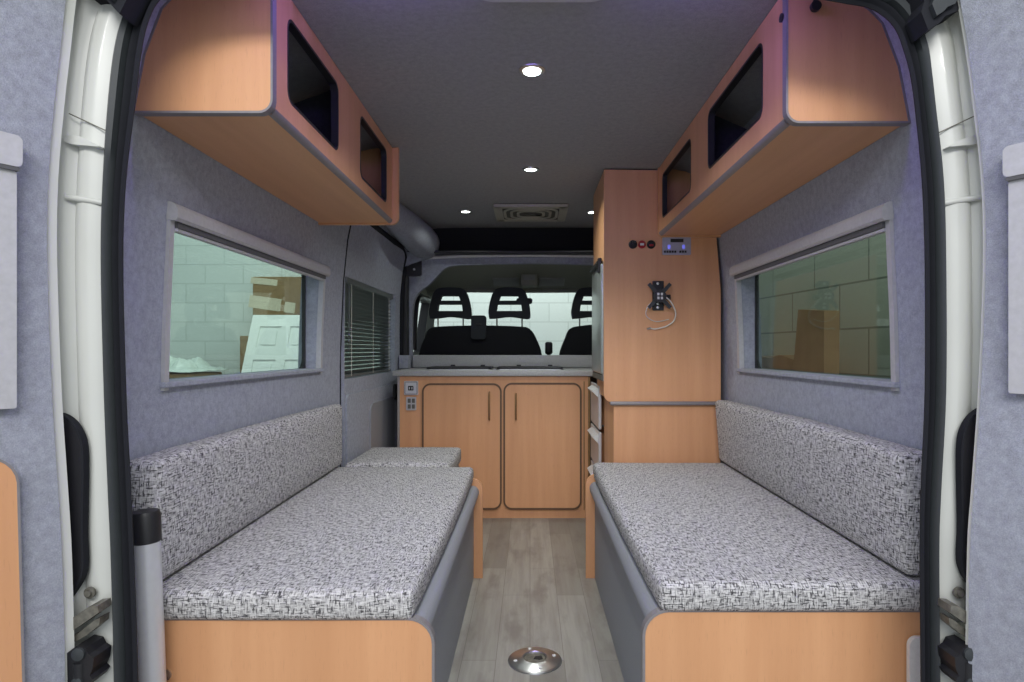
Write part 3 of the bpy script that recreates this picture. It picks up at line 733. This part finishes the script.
# worktop, splashback, hob
bm = BM(); bx(bm, -.83, .90, YK-.02, 4.235, .862, .896, .005); tag(obj('worktop', bm, 'counter', smooth=40), 'pale grey kitchen worktop below the cab opening', 'worktop')
bm = BM(); bx(bm, -.80, .88, 4.225, 4.278, .90, .985, .004); tag(obj('splashback', bm, 'counter', smooth=40), 'pale grey raised splashback ledge behind the worktop', 'splashback')
bm = BM(); bx(bm, -.868, -.805, 4.10, 4.185, .897, .985, .004); tag(obj('corner_block', bm, 'carpet'), 'small grey carpeted block at the left end of the worktop', 'block')
def hob(x0, x1, label, n):
    t = thing('hob' if n == 0 else 'sink', ((x0+x1)/2, 4.0, .896), label, 'hob' if n == 0 else 'sink')
    rr = rrect(x0, x1, 3.85, 4.17, .03)
    bm = BM(); plate(bm, rr, .0, .004, XY(.8962)); obj('steel_rim', bm, 'chrome', t)
    bm = BM(); plate(bm, offset(rr, -.008), .004, .016, XY(.8962)); obj('glass_lid', bm, 'black', t)
    for x in (x0+.14, x1-.08):
        bm = BM(); bx(bm, x-.015, x+.015, 4.13, 4.16, .9082, .922, .004); obj('lid_hinge', bm, 'black', t)
hob(-.655, -.235, 'black glass topped unit at the left of the worktop', 1)
hob(-.215, .215, 'black glass topped hob at the middle of the worktop, near the tall unit', 0)

# ------------------------------------------------------------------ tall unit on the right
YT = 2.90
t = thing('tall_cupboard', (.62, 3.13, 0), 'tall beech cupboard on the right carrying the TV bracket and switches', 'cupboard')
def trim_top(z): return wx(z)-.004
pl_ = [(.346, .815), (.35, .797), (.36, .783), (.376, .777), (.892, .777), (.892, 1.3), (.872, 1.55), (.86, 1.66), (.82, 1.765), (.775, 1.815), (.72, 1.845), (.64, 1.86), (.346, 1.864)]
bm = BM(); plate(bm, pl_, 0, .018, XZ(YT)); obj('front_panel', bm, 'wood', t)
bm = BM(); bx(bm, .346, .362, YT+.018, 3.38, 1.44, 1.862); obj('side_panel', bm, 'wood', t)
bm = BM(); bx(bm, .366, .88, YT+.02, 3.38, .79, 1.5); bx(bm, .366, .80, YT+.02, 3.38, 1.5, 1.80); obj('carcass', bm, 'wood', t)
bm = BM(); plate(bm, rrect(.392, .892, .0, .765, .01), .005, .02, XZ(YT)); obj('lower_front', bm, 'wood', t)
bm = BM(); bx(bm, .392, .408, YT+.02, 3.28, .0, .777); obj('lower_side', bm, 'wood', t)
bm = BM(); bx(bm, .372, .893, YT-.022, YT+.02, .762, .780, .008, 3); obj('shelf_edge', bm, 'trim', t, smooth=40)
bm = BM(); bx(bm, .41, .88, 3.26, 3.38, 0, .777); obj('lower_back', bm, 'wood', t)
# fridge door facing the aisle
f = thing('fridge', (.4, 3.15, .9), 'silver fridge door set in the aisle side of the tall cupboard', 'fridge')
bm = BM(); bx(bm, .336, .364, 2.945, 3.37, .905, 1.432, .008, 3); obj('door', bm, 'fridge', f, smooth=40)
bm = BM(); bx(bm, .325, .342, 2.955, 3.0, 1.39, 1.46, .004); bx(bm, .318, .345, 2.96, 3.3, 1.432, 1.446, .004); obj('handle', bm, 'black', f)
bm = BM(); bx(bm, .340, .365, 2.94, 3.375, .872, .905, .004); obj('plinth', bm, 'vent_dk', f)
bm = BM(); bx(bm, .345, .366, 2.925, 2.944, .87, 1.44, .002); obj('edge_strip', bm, 'chrome', f)
for i, (z0, z1, lab) in enumerate(((.60, .83, 'uppermost'), (.38, .585, 'middle'), (.10, .365, 'lowest'))):
    d = thing('aisle_drawer', (.39, 3.33, z0), f'{lab} pale drawer with white scoop handle below the fridge', 'drawer', 'drawers below the fridge')
    bm = BM(); bx(bm, .362, .378, 3.27, 3.70, z0, z1, .005); obj('drawer_front', bm, 'alu', d)
    bm = BM(); bx(bm, .378, .60, 3.39, 3.68, z0+.01, z1-.02); obj('drawer_body', bm, 'wood', d)
    bm = BM(); V = [bm.verts.new(p) for p in ((.362, 3.29, z1-.012), (.362, 3.62, z1-.012), (.332, 3.60, z1-.030), (.332, 3.31, z1-.030), (.362, 3.29, z1-.062), (.362, 3.62, z1-.062))]
    for q in ((0, 1, 2, 3), (3, 2, 5, 4), (0, 3, 4), (1, 5, 2), (0, 4, 5, 1)): bm.faces.new([V[j] for j in q])
    obj('scoop_handle', bm, 'white_in', d)
# round sockets
for x, c, lab in ((.481, 'black', 'left black round socket high on the tall cupboard'), (.523, 'red', 'red round switch between two black sockets on the tall cupboard'), (.566, 'black', 'right black round socket high on the tall cupboard')):
    o = thing('round_socket', (x, YT, 1.513), lab, 'socket', 'round sockets on the tall cupboard')
    r = .020 if c == 'black' else .0185
    bm = BM(); lathe(bm, (x, YT+.002, 1.513), (0, -1, 0), [(r, 0), (r, .007), (r*.8, .011), (r*.62, .008), (r*.6, .004), (0, .004)], 24); obj('socket_ring', bm, 'black' if c == 'black' else 'red', o, smooth=40)
    bm = BM(); 
    if c == 'red': bx(bm, x-.009, x+.009, YT-.012, YT-.002, 1.508, 1.518, .001); obj('rocker', bm, 'white_in', o)
    elif x < .5: bx(bm, x-.003, x+.013, YT-.02, YT-.002, 1.520, 1.528, .001); obj('flap', bm, 'rubber_g', o)
    else: bx(bm, x-.008, x+.010, YT-.010, YT-.002, 1.505, 1.513, .001); obj('insert', bm, 'red', o)
# control panel
o = thing('control_panel', (.683, YT, 1.46), 'silver control panel with blue lit switches under the right overhead cabinet', 'control panel')
bm = BM(); plate(bm, rrect(.618, .750, 1.464, 1.545, .004), -.010, .004, XZ(YT)); obj('face_plate', bm, 'panel_alu', o)
bm = BM(); plate(bm, rrect(.655, .715, 1.522, 1.538, .002), -.012, -.009, XZ(YT)); obj('display', bm, 'black', o)
for x in (.648, .716):
    bm = BM(); plate(bm, rrect(x-.006, x+.006, 1.492, 1.510, .002), -.012, -.009, XZ(YT)); obj('lit_symbol', bm, 'screen', o)
for x in (.628, .640, .652, .664, .676, .700, .712, .724):
    bm = BM(); plate(bm, rrect(x-.004, x+.005, 1.473, 1.483, .001), -.0135, -.009, XZ(YT)); obj('button', bm, 'black', o)
# TV bracket
o = thing('tv_bracket', (.60, YT, 1.20), 'black swivel TV bracket with cross arms screwed to the tall cupboard', 'bracket')
cxb, czb = .598, 1.268
bm = BM(); plate(bm, rrect(cxb-.026, cxb+.026, 1.205, 1.342, .003), -.010, 0, XZ(YT)); obj('wall_plate', bm, 'black', o)
bm = BM()
for a in (48, 132, 228, 312):
    a = math.radians(a); u = Vector((math.cos(a), 0, math.sin(a))); n = Vector((-math.sin(a), 0, math.cos(a))); c = Vector((cxb, YT, czb+.002))
    V = [[bm.verts.new(c+u*q+n*w+Vector((0, d, 0))) for q, w in ((.0, -.009), (.075, -.008), (.075, .008), (.0, .009))] for d in (-.042, -.036)]
    bm.faces.new(V[0]); bm.faces.new(V[1][::-1])
    for i in range(4): bm.faces.new((V[0][i], V[0][(i+1) % 4], V[1][(i+1) % 4], V[1][i]))
obj('cross_arm', bm, 'rubber_g', o)
bm = BM(); lathe(bm, (cxb, YT-.008, czb), (0, -1, 0), [(.022, 0), (.022, .035), (.030, .036), (.030, .042), (0, .042)], 20); obj('swivel_head', bm, 'dash', o, smooth=40)
for x, z in ((-.008, .009), (.008, .009), (-.008, -.009), (.008, -.009)):
    bm = BM(); bx(bm, cxb+x-.005, cxb+x+.005, YT-.053, YT-.049, czb+z-.006, czb+z+.006, .001); obj('screw', bm, 'white_in', o)
for z in (1.330, 1.236, 1.218):
    bm = BM(); lathe(bm, (cxb-.002, YT-.009, z), (0, -1, 0), [(.006, 0), (.006, .003), (0, .004)], 12); obj('screw', bm, 'chrome', o)
bm = BM(); lathe(bm, (cxb+.022, YT-.025, czb-.004), (1, 0, 0), [(.005, 0), (.005, .012), (.013, .013), (.013, .03), (0, .03)], 14); obj('tightening_knob', bm, 'black', o, smooth=40)
bm = BM(); tube(bm, catmull([(cxb-.022, YT-.02, czb-.02), (cxb-.055, YT-.03, czb-.05), (cxb-.055, YT-.01, czb-.09), (cxb-.01, YT-.006, czb-.115), (cxb+.05, YT-.01, czb-.105)], 6), .0022, 6)
tag(obj('thin_cable', bm, 'cable'), 'thinner white wire looped below the TV bracket', 'cable')
bm = BM(); tube(bm, catmull([(cxb+.028, YT-.045, czb-.005), (cxb+.052, YT-.05, czb-.03), (cxb+.076, YT-.03, czb-.075), (cxb+.068, YT-.02, czb-.115), (cxb+.03, YT-.012, czb-.140), (cxb-.02, YT-.008, czb-.150), (cxb-.035, YT-.008, czb-.146)], 6), .0034, 8)
ca = tag(obj('aerial_cable', bm, 'cable', smooth=60), 'thick white cable curling down from the TV bracket', 'cable')
bm = BM(); tube(bm, [(cxb-.035, YT-.008, czb-.146), (cxb-.052, YT-.008, czb-.150)], .005, 8); obj('plug', bm, 'chrome', ca)

# ------------------------------------------------------------------ overhead cabinets
def overhead(side, X, ya, yb, name_label, openings, far_out):
    t = thing('overhead_cabinet', (side*.74, (ya+yb)/2, 1.55), name_label, 'cabinet')
    top = 1.864
    def endp(xi, zb=1.55, r=.028):
        pts = [(xi, top)]
        for k in range(7):
            a = PI+k/6*PI/2; pts.append((xi+r+r*math.cos(a), zb+r+r*math.sin(a)))
        pts += [(wx(zb)-.003, zb), (wx(1.62)-.003, 1.62), (wx(1.68)-.003, 1.68), (wx(1.73)-.003, 1.73), (wx(1.78)-.003, 1.78), (wx(1.81)-.004, 1.81), (.77, 1.824), (.72, 1.846), (.64, 1.860)]
        return [(side*x, z) for x, z in pts]
    pe = endp(X)
    bm = BM(); plate(bm, pe, 0, .018, XZ(ya)); e1 = obj('end_panel', bm, 'wood', t)
    bm = BM(); ring(bm, pe, -.002, .003, -.002, .019, XZ(ya)); obj('edge_trim', bm, 'trim', e1)
    pf = endp(X-far_out, 1.548)
    bm = BM(); plate(bm, pf, -.018, 0, XZ(yb)); e2 = obj('end_panel', bm, 'wood', t)
    bm = BM(); ring(bm, pf, -.001, .003, -.019, .001, XZ(yb)); obj('edge_trim', bm, 'wood', e2)
    # front with openings
    holes = [rrect(a, b_, z0, z1, .03, 6) for a, b_, z0, z1 in openings]
    fo = [(ya+.018, 1.565), (yb-.018, 1.565), (yb-.018, top), (ya+.018, top)]
    fr = lambda u, v, w: Vector((side*(X+w), u, v))
    bm = BM(); plate(bm, fo, .0, .016, fr, holes); fp = obj('front_panel', bm, 'wood', t)
    for h in holes:
        bm = BM(); ring(bm, h, -.006, .001, -.001, .020, fr); obj('opening_trim', bm, 'black_trim', fp)
    # bottom
    bm = BM(); V = [[bm.verts.new((side*x, y, z)) for x, z in ((X+.014, 1.551), (wx(1.552)-.003, 1.552), (wx(1.565)-.003, 1.568), (X+.014, 1.565))] for y in (ya+.018, yb-.018)]
    for i in range(4): bm.faces.new((V[0][i], V[0][(i+1) % 4], V[1][(i+1) % 4], V[1][i]))
    bm.faces.new(V[0]); bm.faces.new(V[1][::-1]); obj('bottom_panel', bm, 'wood', t)
    # rounded lower corner moulding
    bm = BM(); sec = []
    for k in range(7):
        a = PI+k/6*PI/2; sec.append((X+.015+.015*math.cos(a), 1.550+.015+.015*math.sin(a)))
    for k in range(6, -1, -1):
        a = PI+k/6*PI/2; sec.append((X+.015+.006*math.cos(a), 1.550+.015+.006*math.sin(a)))
    V = [[bm.verts.new((side*x, y, z)) for x, z in sec] for y in (ya+.018, yb-.018)]
    for i in range(len(sec)): bm.faces.new((V[0][i], V[0][(i+1) % len(sec)], V[1][(i+1) % len(sec)], V[1][i]))
    obj('corner_moulding', bm, 'trim', t, smooth=40)
    # lining and divider, coloured near black for the shade inside
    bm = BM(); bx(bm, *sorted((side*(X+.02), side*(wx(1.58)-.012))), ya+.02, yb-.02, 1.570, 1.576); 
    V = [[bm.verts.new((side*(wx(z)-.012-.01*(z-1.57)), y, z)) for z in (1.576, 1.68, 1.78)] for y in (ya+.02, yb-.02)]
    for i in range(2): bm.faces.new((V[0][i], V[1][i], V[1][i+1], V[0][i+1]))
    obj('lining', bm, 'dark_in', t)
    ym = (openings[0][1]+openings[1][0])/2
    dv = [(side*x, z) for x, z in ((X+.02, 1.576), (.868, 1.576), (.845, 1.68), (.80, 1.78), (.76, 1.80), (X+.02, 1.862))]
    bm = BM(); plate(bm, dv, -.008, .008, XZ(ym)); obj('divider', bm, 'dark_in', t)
    return t
overhead(-1, .575, 1.38, 2.61, 'beech overhead cabinet with two rounded openings on the left wall', [(1.47, 1.86, 1.612, 1.815), (2.10, 2.485, 1.607, 1.820)], .022)
oc = overhead(1, .598, 1.442, 2.895, 'longer beech overhead cabinet on the right wall, ending at the tall cupboard', [(1.592, 2.082, 1.622, 1.818), (2.303, 2.80, 1.612, 1.812)], 0)
o = thing('cabinet_hook', (.655, 1.44, 1.81), 'small black knob and wire on the right overhead cabinet end', 'hook')
bm = BM(); lathe(bm, (.658, 1.441, 1.812), (0, -1, 0), [(.007, 0), (.007, .006), (.012, .008), (.012, .018), (0, .02)], 16); obj('knob', bm, 'black', o, smooth=40)
bm = BM(); tube(bm, [(.658, 1.432, 1.815), (.656, 1.43, 1.835), (.655, 1.435, 1.862)], .003, 6); obj('wire', bm, 'black', o)
bm = BM(); lathe(bm, (.5965, 1.462, 1.803), (-1, 0, 0), [(.010, 0), (.010, .006), (0, .008)], 12); tag(obj('cabinet_catch', bm, 'black'), 'tiny black catch on the aisle edge of the right overhead cabinet', 'catch')

# ------------------------------------------------------------------ benches
def bench(side, Xi, ztop, label):
    ya, yb = 1.385, 2.79
    t = thing('bench', (side*.56, 2.1, 0), label, 'bench')
    def pan(xi, zt, r=.055, xo=.916):
        pts = [(xo, 0), (xo, zt)]
        for k in range(8):
            a = PI/2+k/7*PI/2; pts.append((xi+r+r*math.cos(a), zt-r+r*math.sin(a)))
        pts += [(xi, 0)]
        return [(side*x, z) for x, z in pts]
    p = pan(Xi, ztop)
    bm = BM(); plate(bm, p, 0, .018, XZ(ya)); e = obj('end_panel', bm, 'wood', t)
    bm = BM(); ring(bm, p, -.001, .005, -.002, .02, XZ(ya)); obj('edge_trim', bm, 'trim', e)
    p2 = pan(Xi-.004, ztop+.025, .045)
    bm = BM(); plate(bm, p2, -.018, 0, XZ(yb)); e = obj('end_panel', bm, 'wood', t)
    bm = BM(); ring(bm, p2, -.001, .002, -.019, .001, XZ(yb)); obj('edge_trim', bm, 'wood', e)
    # upholstered aisle side with rolled top
    bm = BM(); sec = [(Xi+.034, .0), (Xi+.034, ztop-.075), (Xi+.016, ztop-.055), (Xi+.010, ztop-.030), (Xi+.022, ztop-.010), (Xi+.045, ztop-.004), (Xi+.07, ztop-.012), (Xi+.07, 0)]
    sm = catmull(sec[1:7], 4); sec = [sec[0]]+sm+[sec[-1]]
    V = [[bm.verts.new((side*x, y, z)) for x, z in sec] for y in (ya+.018, yb-.018)]
    for i in range(len(sec)): bm.faces.new((V[0][i], V[0][(i+1) % len(sec)], V[1][(i+1) % len(sec)], V[1][i]))
    bm.faces.new(V[0]); bm.faces.new(V[1][::-1]); obj('side_panel', bm, 'vinyl', t, smooth=40)
    bm = BM(); bx(bm, *sorted((side*(Xi+.07), side*.916)), ya+.018, yb-.018, ztop-.03, ztop-.012); obj('seat_board', bm, 'wood', t)
    return t
bl = bench(-1, .218, .418, 'beech bench box with grey padded side, left of the aisle')
bm = BM(); lathe(bm, (-.812, 1.386, .295), (0, -1, 0), [(.012, 0), (.012, .004), (.006, .006), (0, .006)], 16); obj('cam_screw', bm, 'chrome', bl, smooth=40)
brh = bench(1, .256, .436, 'beech bench box with grey padded side, right of the aisle')

def cushion(name, x0, x1, y0, y1, z0, z1, label, cat, group=None, warp=None, bev=.018):
    bm = BM(); r = bmesh.ops.create_cube(bm, size=1)
    for v in r['verts']: v.co = Vector(((x0+x1)/2+v.co.x*(x1-x0), (y0+y1)/2+v.co.y*(y1-y0), (z0+z1)/2+v.co.z*(z1-z0)))
    bmesh.ops.bevel(bm, geom=list(bm.edges), offset=bev, segments=4, affect='EDGES', profile=.5)
    bmesh.ops.triangulate(bm, faces=[]) 
    L = [(x1-x0), (y1-y0), (z1-z0)]
    for ax in range(3):
        n = max(1, int(L[ax]/.07))
        lo = (x0, y0, z0)[ax]
        for k in range(1, n):
            co = Vector((0, 0, 0)); co[ax] = lo+L[ax]*k/n; no = Vector((0, 0, 0)); no[ax] = 1
            if bev < L[ax]*k/n < L[ax]-bev: bmesh.ops.bisect_plane(bm, geom=list(bm.verts)+list(bm.edges)+list(bm.faces), plane_co=co, plane_no=no)
    from mathutils import noise as mn
    for v in bm.verts:
        q = v.co; u = [(q[i]-(x0, y0, z0)[i])/L[i] for i in range(3)]
        e = [max(0, 4*a*(1-a)) for a in u]
        puff = .012*min(1, 1.6*(e[0]*e[1] if abs(u[2]-.5) > .45 else (e[1]*e[2] if abs(u[0]-.5) > .45 else e[0]*e[2])))
        i = max(range(3), key=lambda a: abs(u[a]-.5)); d = Vector((0, 0, 0)); d[i] = 1 if u[i] > .5 else -1
        if not (i == 2 and u[2] < .5): v.co = q+d*(puff*.5+.0025*mn.noise(q*7))
    if warp:
        for v in bm.verts: warp(v.co)
    o = obj(name, bm, 'tweed', smooth=60)
    tag(o, label, cat, group)
    # piping along the upper edge
    return o
cushion('seat_cushion', -.905, -.258, 1.372, 2.84, .417, .487, 'long grey tweed seat cushion on the left bench', 'cushion', 'bench seat cushions')
cushion('seat_cushion', .288, .905, 1.372, 2.84, .436, .506, 'long grey tweed seat cushion on the right bench', 'cushion', 'bench seat cushions')
def wl(c): c.x -= .030*(c.y-1.39)/1.45*(1 if c.x > -.88 else 0)
def wr(c): c.x += (.025*(c.y-1.39)/1.45)*(1 if c.x < .88 else 0) + (-.02*(c.z-.5)/.28 if c.x < .88 else 0)
cushion('back_cushion', -.915, -.830, 1.385, 2.85, .492, .772, 'long grey tweed back cushion leaning on the left wall', 'cushion', 'bench back cushions', wl)
cushion('back_cushion', .842, .915, 1.385, 2.85, .511, .79, 'long grey tweed back cushion leaning on the right wall', 'cushion', 'bench back cushions', wr)
cushion('stool_cushion', -.86, -.372, 2.875, 3.36, .415, .495, 'short grey tweed cushion beyond the left bench, near the sliding door', 'cushion')
t = thing('stool_box', (-.6, 3.1, 0), 'low box under the short cushion beyond the left bench', 'box')
bm = BM(); bx(bm, -.85, -.385, 2.885, 3.34, 0, .414, .004); obj('box_body', bm, 'wood', t)
bm = BM(); bx(bm, -.390, -.380, 2.9, 3.33, .02, .40, .002); obj('box_front', bm, 'vinyl', t)
# white strip beside the right bench end
bm = BM(); plate(bm, rrect(.838, .905, 0, .385, .02, 6, (0, 0, 1, 1)), -.012, 0, XZ(1.380)); tag(obj('white_corner_strip', bm, 'white_in'), 'narrow white strip against the right bench end, by the door seal', 'strip')

# table leg tube by the left bench
t = thing('table_leg_tube', (-.80, 1.325, 0), 'silver aluminium table leg with black cap standing left of the doorway', 'table leg')
top = Vector((-.822, 1.325, .655)); bot = Vector((-.797, 1.325, .012))
bm = BM(); tube(bm, [bot, top], .0275, 28); obj('tube', bm, 'alu', t, smooth=40)
bm = BM(); dirv = (top-bot).normalized(); lathe(bm, top-dirv*.045, dirv, [(.0278, 0), (.0295, .002), (.0295, .058), (.026, .066), (.012, .067), (0, .064)], 28); obj('cap', bm, 'black', t, smooth=40)
bm = BM(); lathe(bm, bot-dirv*.01, dirv, [(0, 0), (.0295, 0), (.0295, .03), (.0278, .032)], 28); obj('foot_cap', bm, 'black', t, smooth=40)

# floor socket for the table leg
fx, fy = .016, 2.035
t = thing('table_leg_socket', (fx, fy, 0), 'round chrome table leg socket set in the aisle floor', 'floor socket')
bm = BM(); lathe(bm, (fx, fy, .0005), (0, 0, 1), [(.089, 0), (.088, .003), (.080, .007), (.052, .010), (.046, .013), (.040, .013), (.037, .010)], 48); obj('flange', bm, 'chrome', t, smooth=35)
bm = BM(); lathe(bm, (fx, fy, .0005), (0, 0, 1), [(.037, .010), (.034, .008), (.016, .009), (0, .009)], 32); obj('insert', bm, 'steel_dk', t, smooth=35)
bm = BM(); plate(bm, [(fx-.004, fy-.008), (fx+.016, fy-.012), (fx+.026, fy-.004), (fx+.022, fy+.010), (fx+.002, fy+.008)], .009, .0115, XY(0)); obj('keyhole', bm, 'black', t)
for a in (15, 105, 195, 285):
    a = math.radians(a); bm = BM(); lathe(bm, (fx+.066*math.cos(a), fy+.066*math.sin(a), .0085), (0, 0, 1), [(.006, 0), (.006, .002), (.002, .003), (0, .002)], 12); obj('screw', bm, 'white_in', t)

# ------------------------------------------------------------------ ceiling fittings
t = thing('roof_hatch', (0, 1.42, 1.85), 'pale roof hatch frame at the top edge of the view', 'roof hatch')
bm = BM(); ring(bm, rrect(-.11, .165, 1.36, 1.45, .03), 0, .035, 0, .012, XY(1.853)); obj('hatch_frame', bm, 'blind', t)
bm = BM(); plate(bm, rrect(-.11, .165, 1.36, 1.45, .03), 0, .004, XY(1.862)); obj('hatch_panel', bm, 'white_in', t)
t = thing('roof_vent', (0.005, 3.82, 1.85), 'square beige roof vent with oval rings between the far downlights', 'roof vent')
R = rrect(-.215, .225, 3.60, 4.02, .015)
bm = BM(); ring(bm, R, -.05, 0, 0, .016, XY(1.852)); obj('vent_frame', bm, 'vent', t)
bm = BM(); plate(bm, offset(R, -.045), .004, .010, XY(1.852)); obj('vent_mesh', bm, 'vent_dk', t)
for k, rr_ in enumerate((.15, .11, .07)):
    bm = BM(); ring(bm, rrect(.005-rr_, .005+rr_, 3.81-rr_, 3.81+rr_, rr_*.55, 8), 0, .016, -.002, .006, XY(1.852)); obj('vent_ring', bm, 'vent', t)
bm = BM(); lathe(bm, (.005, 3.81, 1.858), (0, 0, -1), [(.03, 0), (.028, .008), (0, .010)], 20); obj('vent_knob', bm, 'vent_dk', t)

for i, (x, y, lab) in enumerate(((.006, 1.885, 'nearest and largest round downlight in the centre of the ceiling'), (.003, 2.92, 'second round downlight along the ceiling centre, behind the nearest'),
                                 (-.395, 3.80, 'round downlight left of the roof vent'), (.385, 3.82, 'round downlight right of the roof vent, beside the tall cupboard'))):
    zc = cz(x)
    if i == 0:
        t0 = t = thing('downlight', (x, y, zc), lab, 'downlight', 'ceiling downlights')
        bm = BM(); lathe(bm, (x, y, zc+.002), (0, 0, -1), [(.040, 0), (.039, .005), (.033, .007), (.028, .006)], 32); obj('bezel', bm, 'chrome', t, smooth=40)
        bm = BM(); lathe(bm, (x, y, zc-.004), (0, 0, -1), [(.028, -.002), (.024, -.001), (0, -.0005)], 32); obj('lens', bm, 'led_w', t, smooth=40)
    else:
        t = copy_tree(t0); t.location = (x, y, zc-.001); t['label'] = lab
    l = bpy.data.lights.new('downlight_beam', 'AREA'); l.shape = 'DISK'; l.size = .050; l.energy = 3.6 if i < 2 else 1.3; l.spread = math.radians(140); l.color = (.95, 1.0, .93)
    lo = bpy.data.objects.new('downlight_beam', l); COL.objects.link(lo); lo.location = (x, y, zc-.0075); lo.visible_camera = True

bm = BM(); bx(bm, -.50, .50, 1.318, 1.330, 1.842, 1.852, .002)
t = tag(obj('led_strip', bm, 'led_p'), 'violet LED strip above the rear doorway, just out of view', 'led strip')

# ------------------------------------------------------------------ the garage outside
GZ = -.62
bm = BM(); bx(bm, -7, 3.2, -4, 7.5, GZ-.1, GZ); struct('floor_garage', bm, 'concrete')
bm = BM(); bx(bm, -7, 3.2, 7.30, 7.45, GZ, 3.6); struct('wall_front', bm, 'blocks')
bm = BM(); bx(bm, -7.1, -6.95, -1, 7.4, GZ, 3.6); struct('wall_garage_left', bm, 'blocks')
bm = BM()
def gr(u, v, w=0): # slanted right-hand wall
    return Vector((1.92-.11*u+w, u, v))
V = [gr(a, z, w) for w in (0, .12) for a, z in ((-1, GZ), (7.35, GZ), (7.35, 3.6), (-1, 3.6))]
vv = [bm.verts.new(p) for p in V]
for q in ((0, 1, 2, 3), (7, 6, 5, 4), (0, 4, 5, 1), (1, 5, 6, 2), (2, 6, 7, 3), (3, 7, 4, 0)): bm.faces.new([vv[i] for i in q])
struct('wall_garage_right', bm, 'blocks_r')

# tall carton behind the leaning door, left window
t = thing('cardboard_carton', (-2.85, 7.08, GZ), 'tall brown cardboard carton with tape, seen through the left window', 'carton')
bm = BM(); bx(bm, -3.14, -2.34, 7.02, 7.28, GZ, 1.85, .005); obj('carton_body', bm, 'card', t)
for (x0, x1, z0, z1, tilt) in ((-3.16, -2.86, 1.76, 1.83, -.10), (-3.18, -2.82, 1.48, 1.62, -.14), (-2.78, -2.66, 1.44, 1.56, -.14)):
    c = ((x0+x1)/2, (z0+z1)/2); q = []
    for u, v in ((x0, z0), (x1, z0), (x1, z1), (x0, z1)):
        du, dv = u-c[0], v-c[1]; q.append((c[0]+du*math.cos(tilt)-dv*math.sin(tilt), c[1]+du*math.sin(tilt)+dv*math.cos(tilt)))
    bm = BM(); plate(bm, q, -.004, 0, XZ(7.02)); obj('tape', bm, 'tape', t)
bm = BM(); bx(bm, -3.29, -3.15, 7.03, 7.28, GZ, 1.18, .004); tag(obj('narrow_carton', bm, 'card'), 'narrow brown carton standing left of the tall taped carton', 'carton')
# white panelled door leaning sideways in front of it
t = thing('panelled_door', (-2.85, 6.6, GZ), 'white six-panel interior door leaning outside the left window', 'door')
DWd, DHd = .78, 2.20
ln = math.radians(24)
def dfr(u, v, w):
    return Vector((-3.08+u, 6.00+w*math.cos(ln)+v*math.sin(ln), GZ+.02+v*math.cos(ln)-w*math.sin(ln)))
us_ = [0, .10, .34, .44, .68, .78]; vs_ = [0, .22, .82, .96, 1.66, 1.80, 2.06, 2.20]
bm = BM(); shell(bm, lambda u, v: dfr(u, v, 0), lambda u, v: dfr(u, v, .035), us_, vs_, [(a, b_, c, d) for a, b_ in ((.10, .34), (.44, .68)) for c, d in ((.22, .82), (.96, 1.66), (1.80, 2.06))], 0, 0)
obj('door_frame', bm, 'door_white', t)
for a, b_ in ((.10, .34), (.44, .68)):
    for c, d in ((.22, .82), (.96, 1.66), (1.80, 2.06)):
        bm = BM(); plate(bm, [(a, c), (b_, c), (b_, d), (a, d)], .016, .024, dfr); pn = obj('door_panel', bm, 'door_white', t)
        bm = BM(); plate(bm, [(a+.04, c+.04), (b_-.04, c+.04), (b_-.04, d-.04), (a+.04, d-.04)], .004, .015, dfr); obj('raised_field', bm, 'door_white', pn)
# crumpled plastic on a stack, left window
t = thing('covered_stack', (-3.75, 6.5, GZ), 'stack under crumpled clear plastic, low in the left window', 'covered stack')
bm = BM(); bx(bm, -4.35, -3.42, 6.2, 6.9, GZ, .78, .02); obj('stack_box', bm, 'card2', t)
bm = BM()
from mathutils import noise as mn
def crum(x, y):
    e = min(1, 6*min(x+4.40, -3.38-x, y-6.15, 6.95-y)+.1)
    h = abs(mn.noise(Vector((x*5, y*5, 1))))*.20+abs(mn.noise(Vector((x*13, y*13, 4))))*.08
    return Vector((x, y, .79+(h+.03)*max(e, 0)))
grid(bm, crum, [-4.40+1.02*i/34 for i in range(35)], [6.15+.8*i/24 for i in range(25)])
s = obj('plastic_sheet', bm, 'film', t); md = s.modifiers.new('solid', 'SOLIDIFY'); md.thickness = .004
# right window: wrapped bundle and upright board
t = thing('cardboard_bundle', (1.33, 3.4, GZ), 'low tan cardboard bundle seen through the right window', 'cardboard')
bm = BM()
def bun(y, z): return gr(y, z, -.10-.04*math.sin(z*9)+.02*mn.noise(Vector((y*6, z*6, 0))))
shell(bm, bun, lambda y, z: gr(y, z, -.012), [3.15+.06*i for i in range(13)], [GZ+.10*i for i in range(17)], mo=0)
for v in bm.verts:
    if v.co.z > .8: v.co.z += .03*mn.noise(Vector((v.co.y*7, 0, 0)))
obj('folded_sheets', bm, 'card', t)
bm = BM(); tube(bm, [(gr(3.05, .62, -.15)), (gr(3.5, .66, -.155)), (gr(3.95, .60, -.15))], .006, 6); obj('binding', bm, 'tape', t)
t = thing('leaning_board', (1.45, 2.95, GZ), 'tall narrow brown board leaning on the garage wall, in the right window', 'board')
bm = BM()
V = [gr(a, z, w) for w in (-.26, -.19) for a, z in ((2.85, GZ), (3.35, GZ), (3.06, 1.22), (2.84, 1.20))]
vv = [bm.verts.new(p) for p in V]
for q in ((0, 1, 2, 3), (7, 6, 5, 4), (0, 4, 5, 1), (1, 5, 6, 2), (2, 6, 7, 3), (3, 7, 4, 0)): bm.faces.new([vv[i] for i in q])
obj('board', bm, 'card2', t)
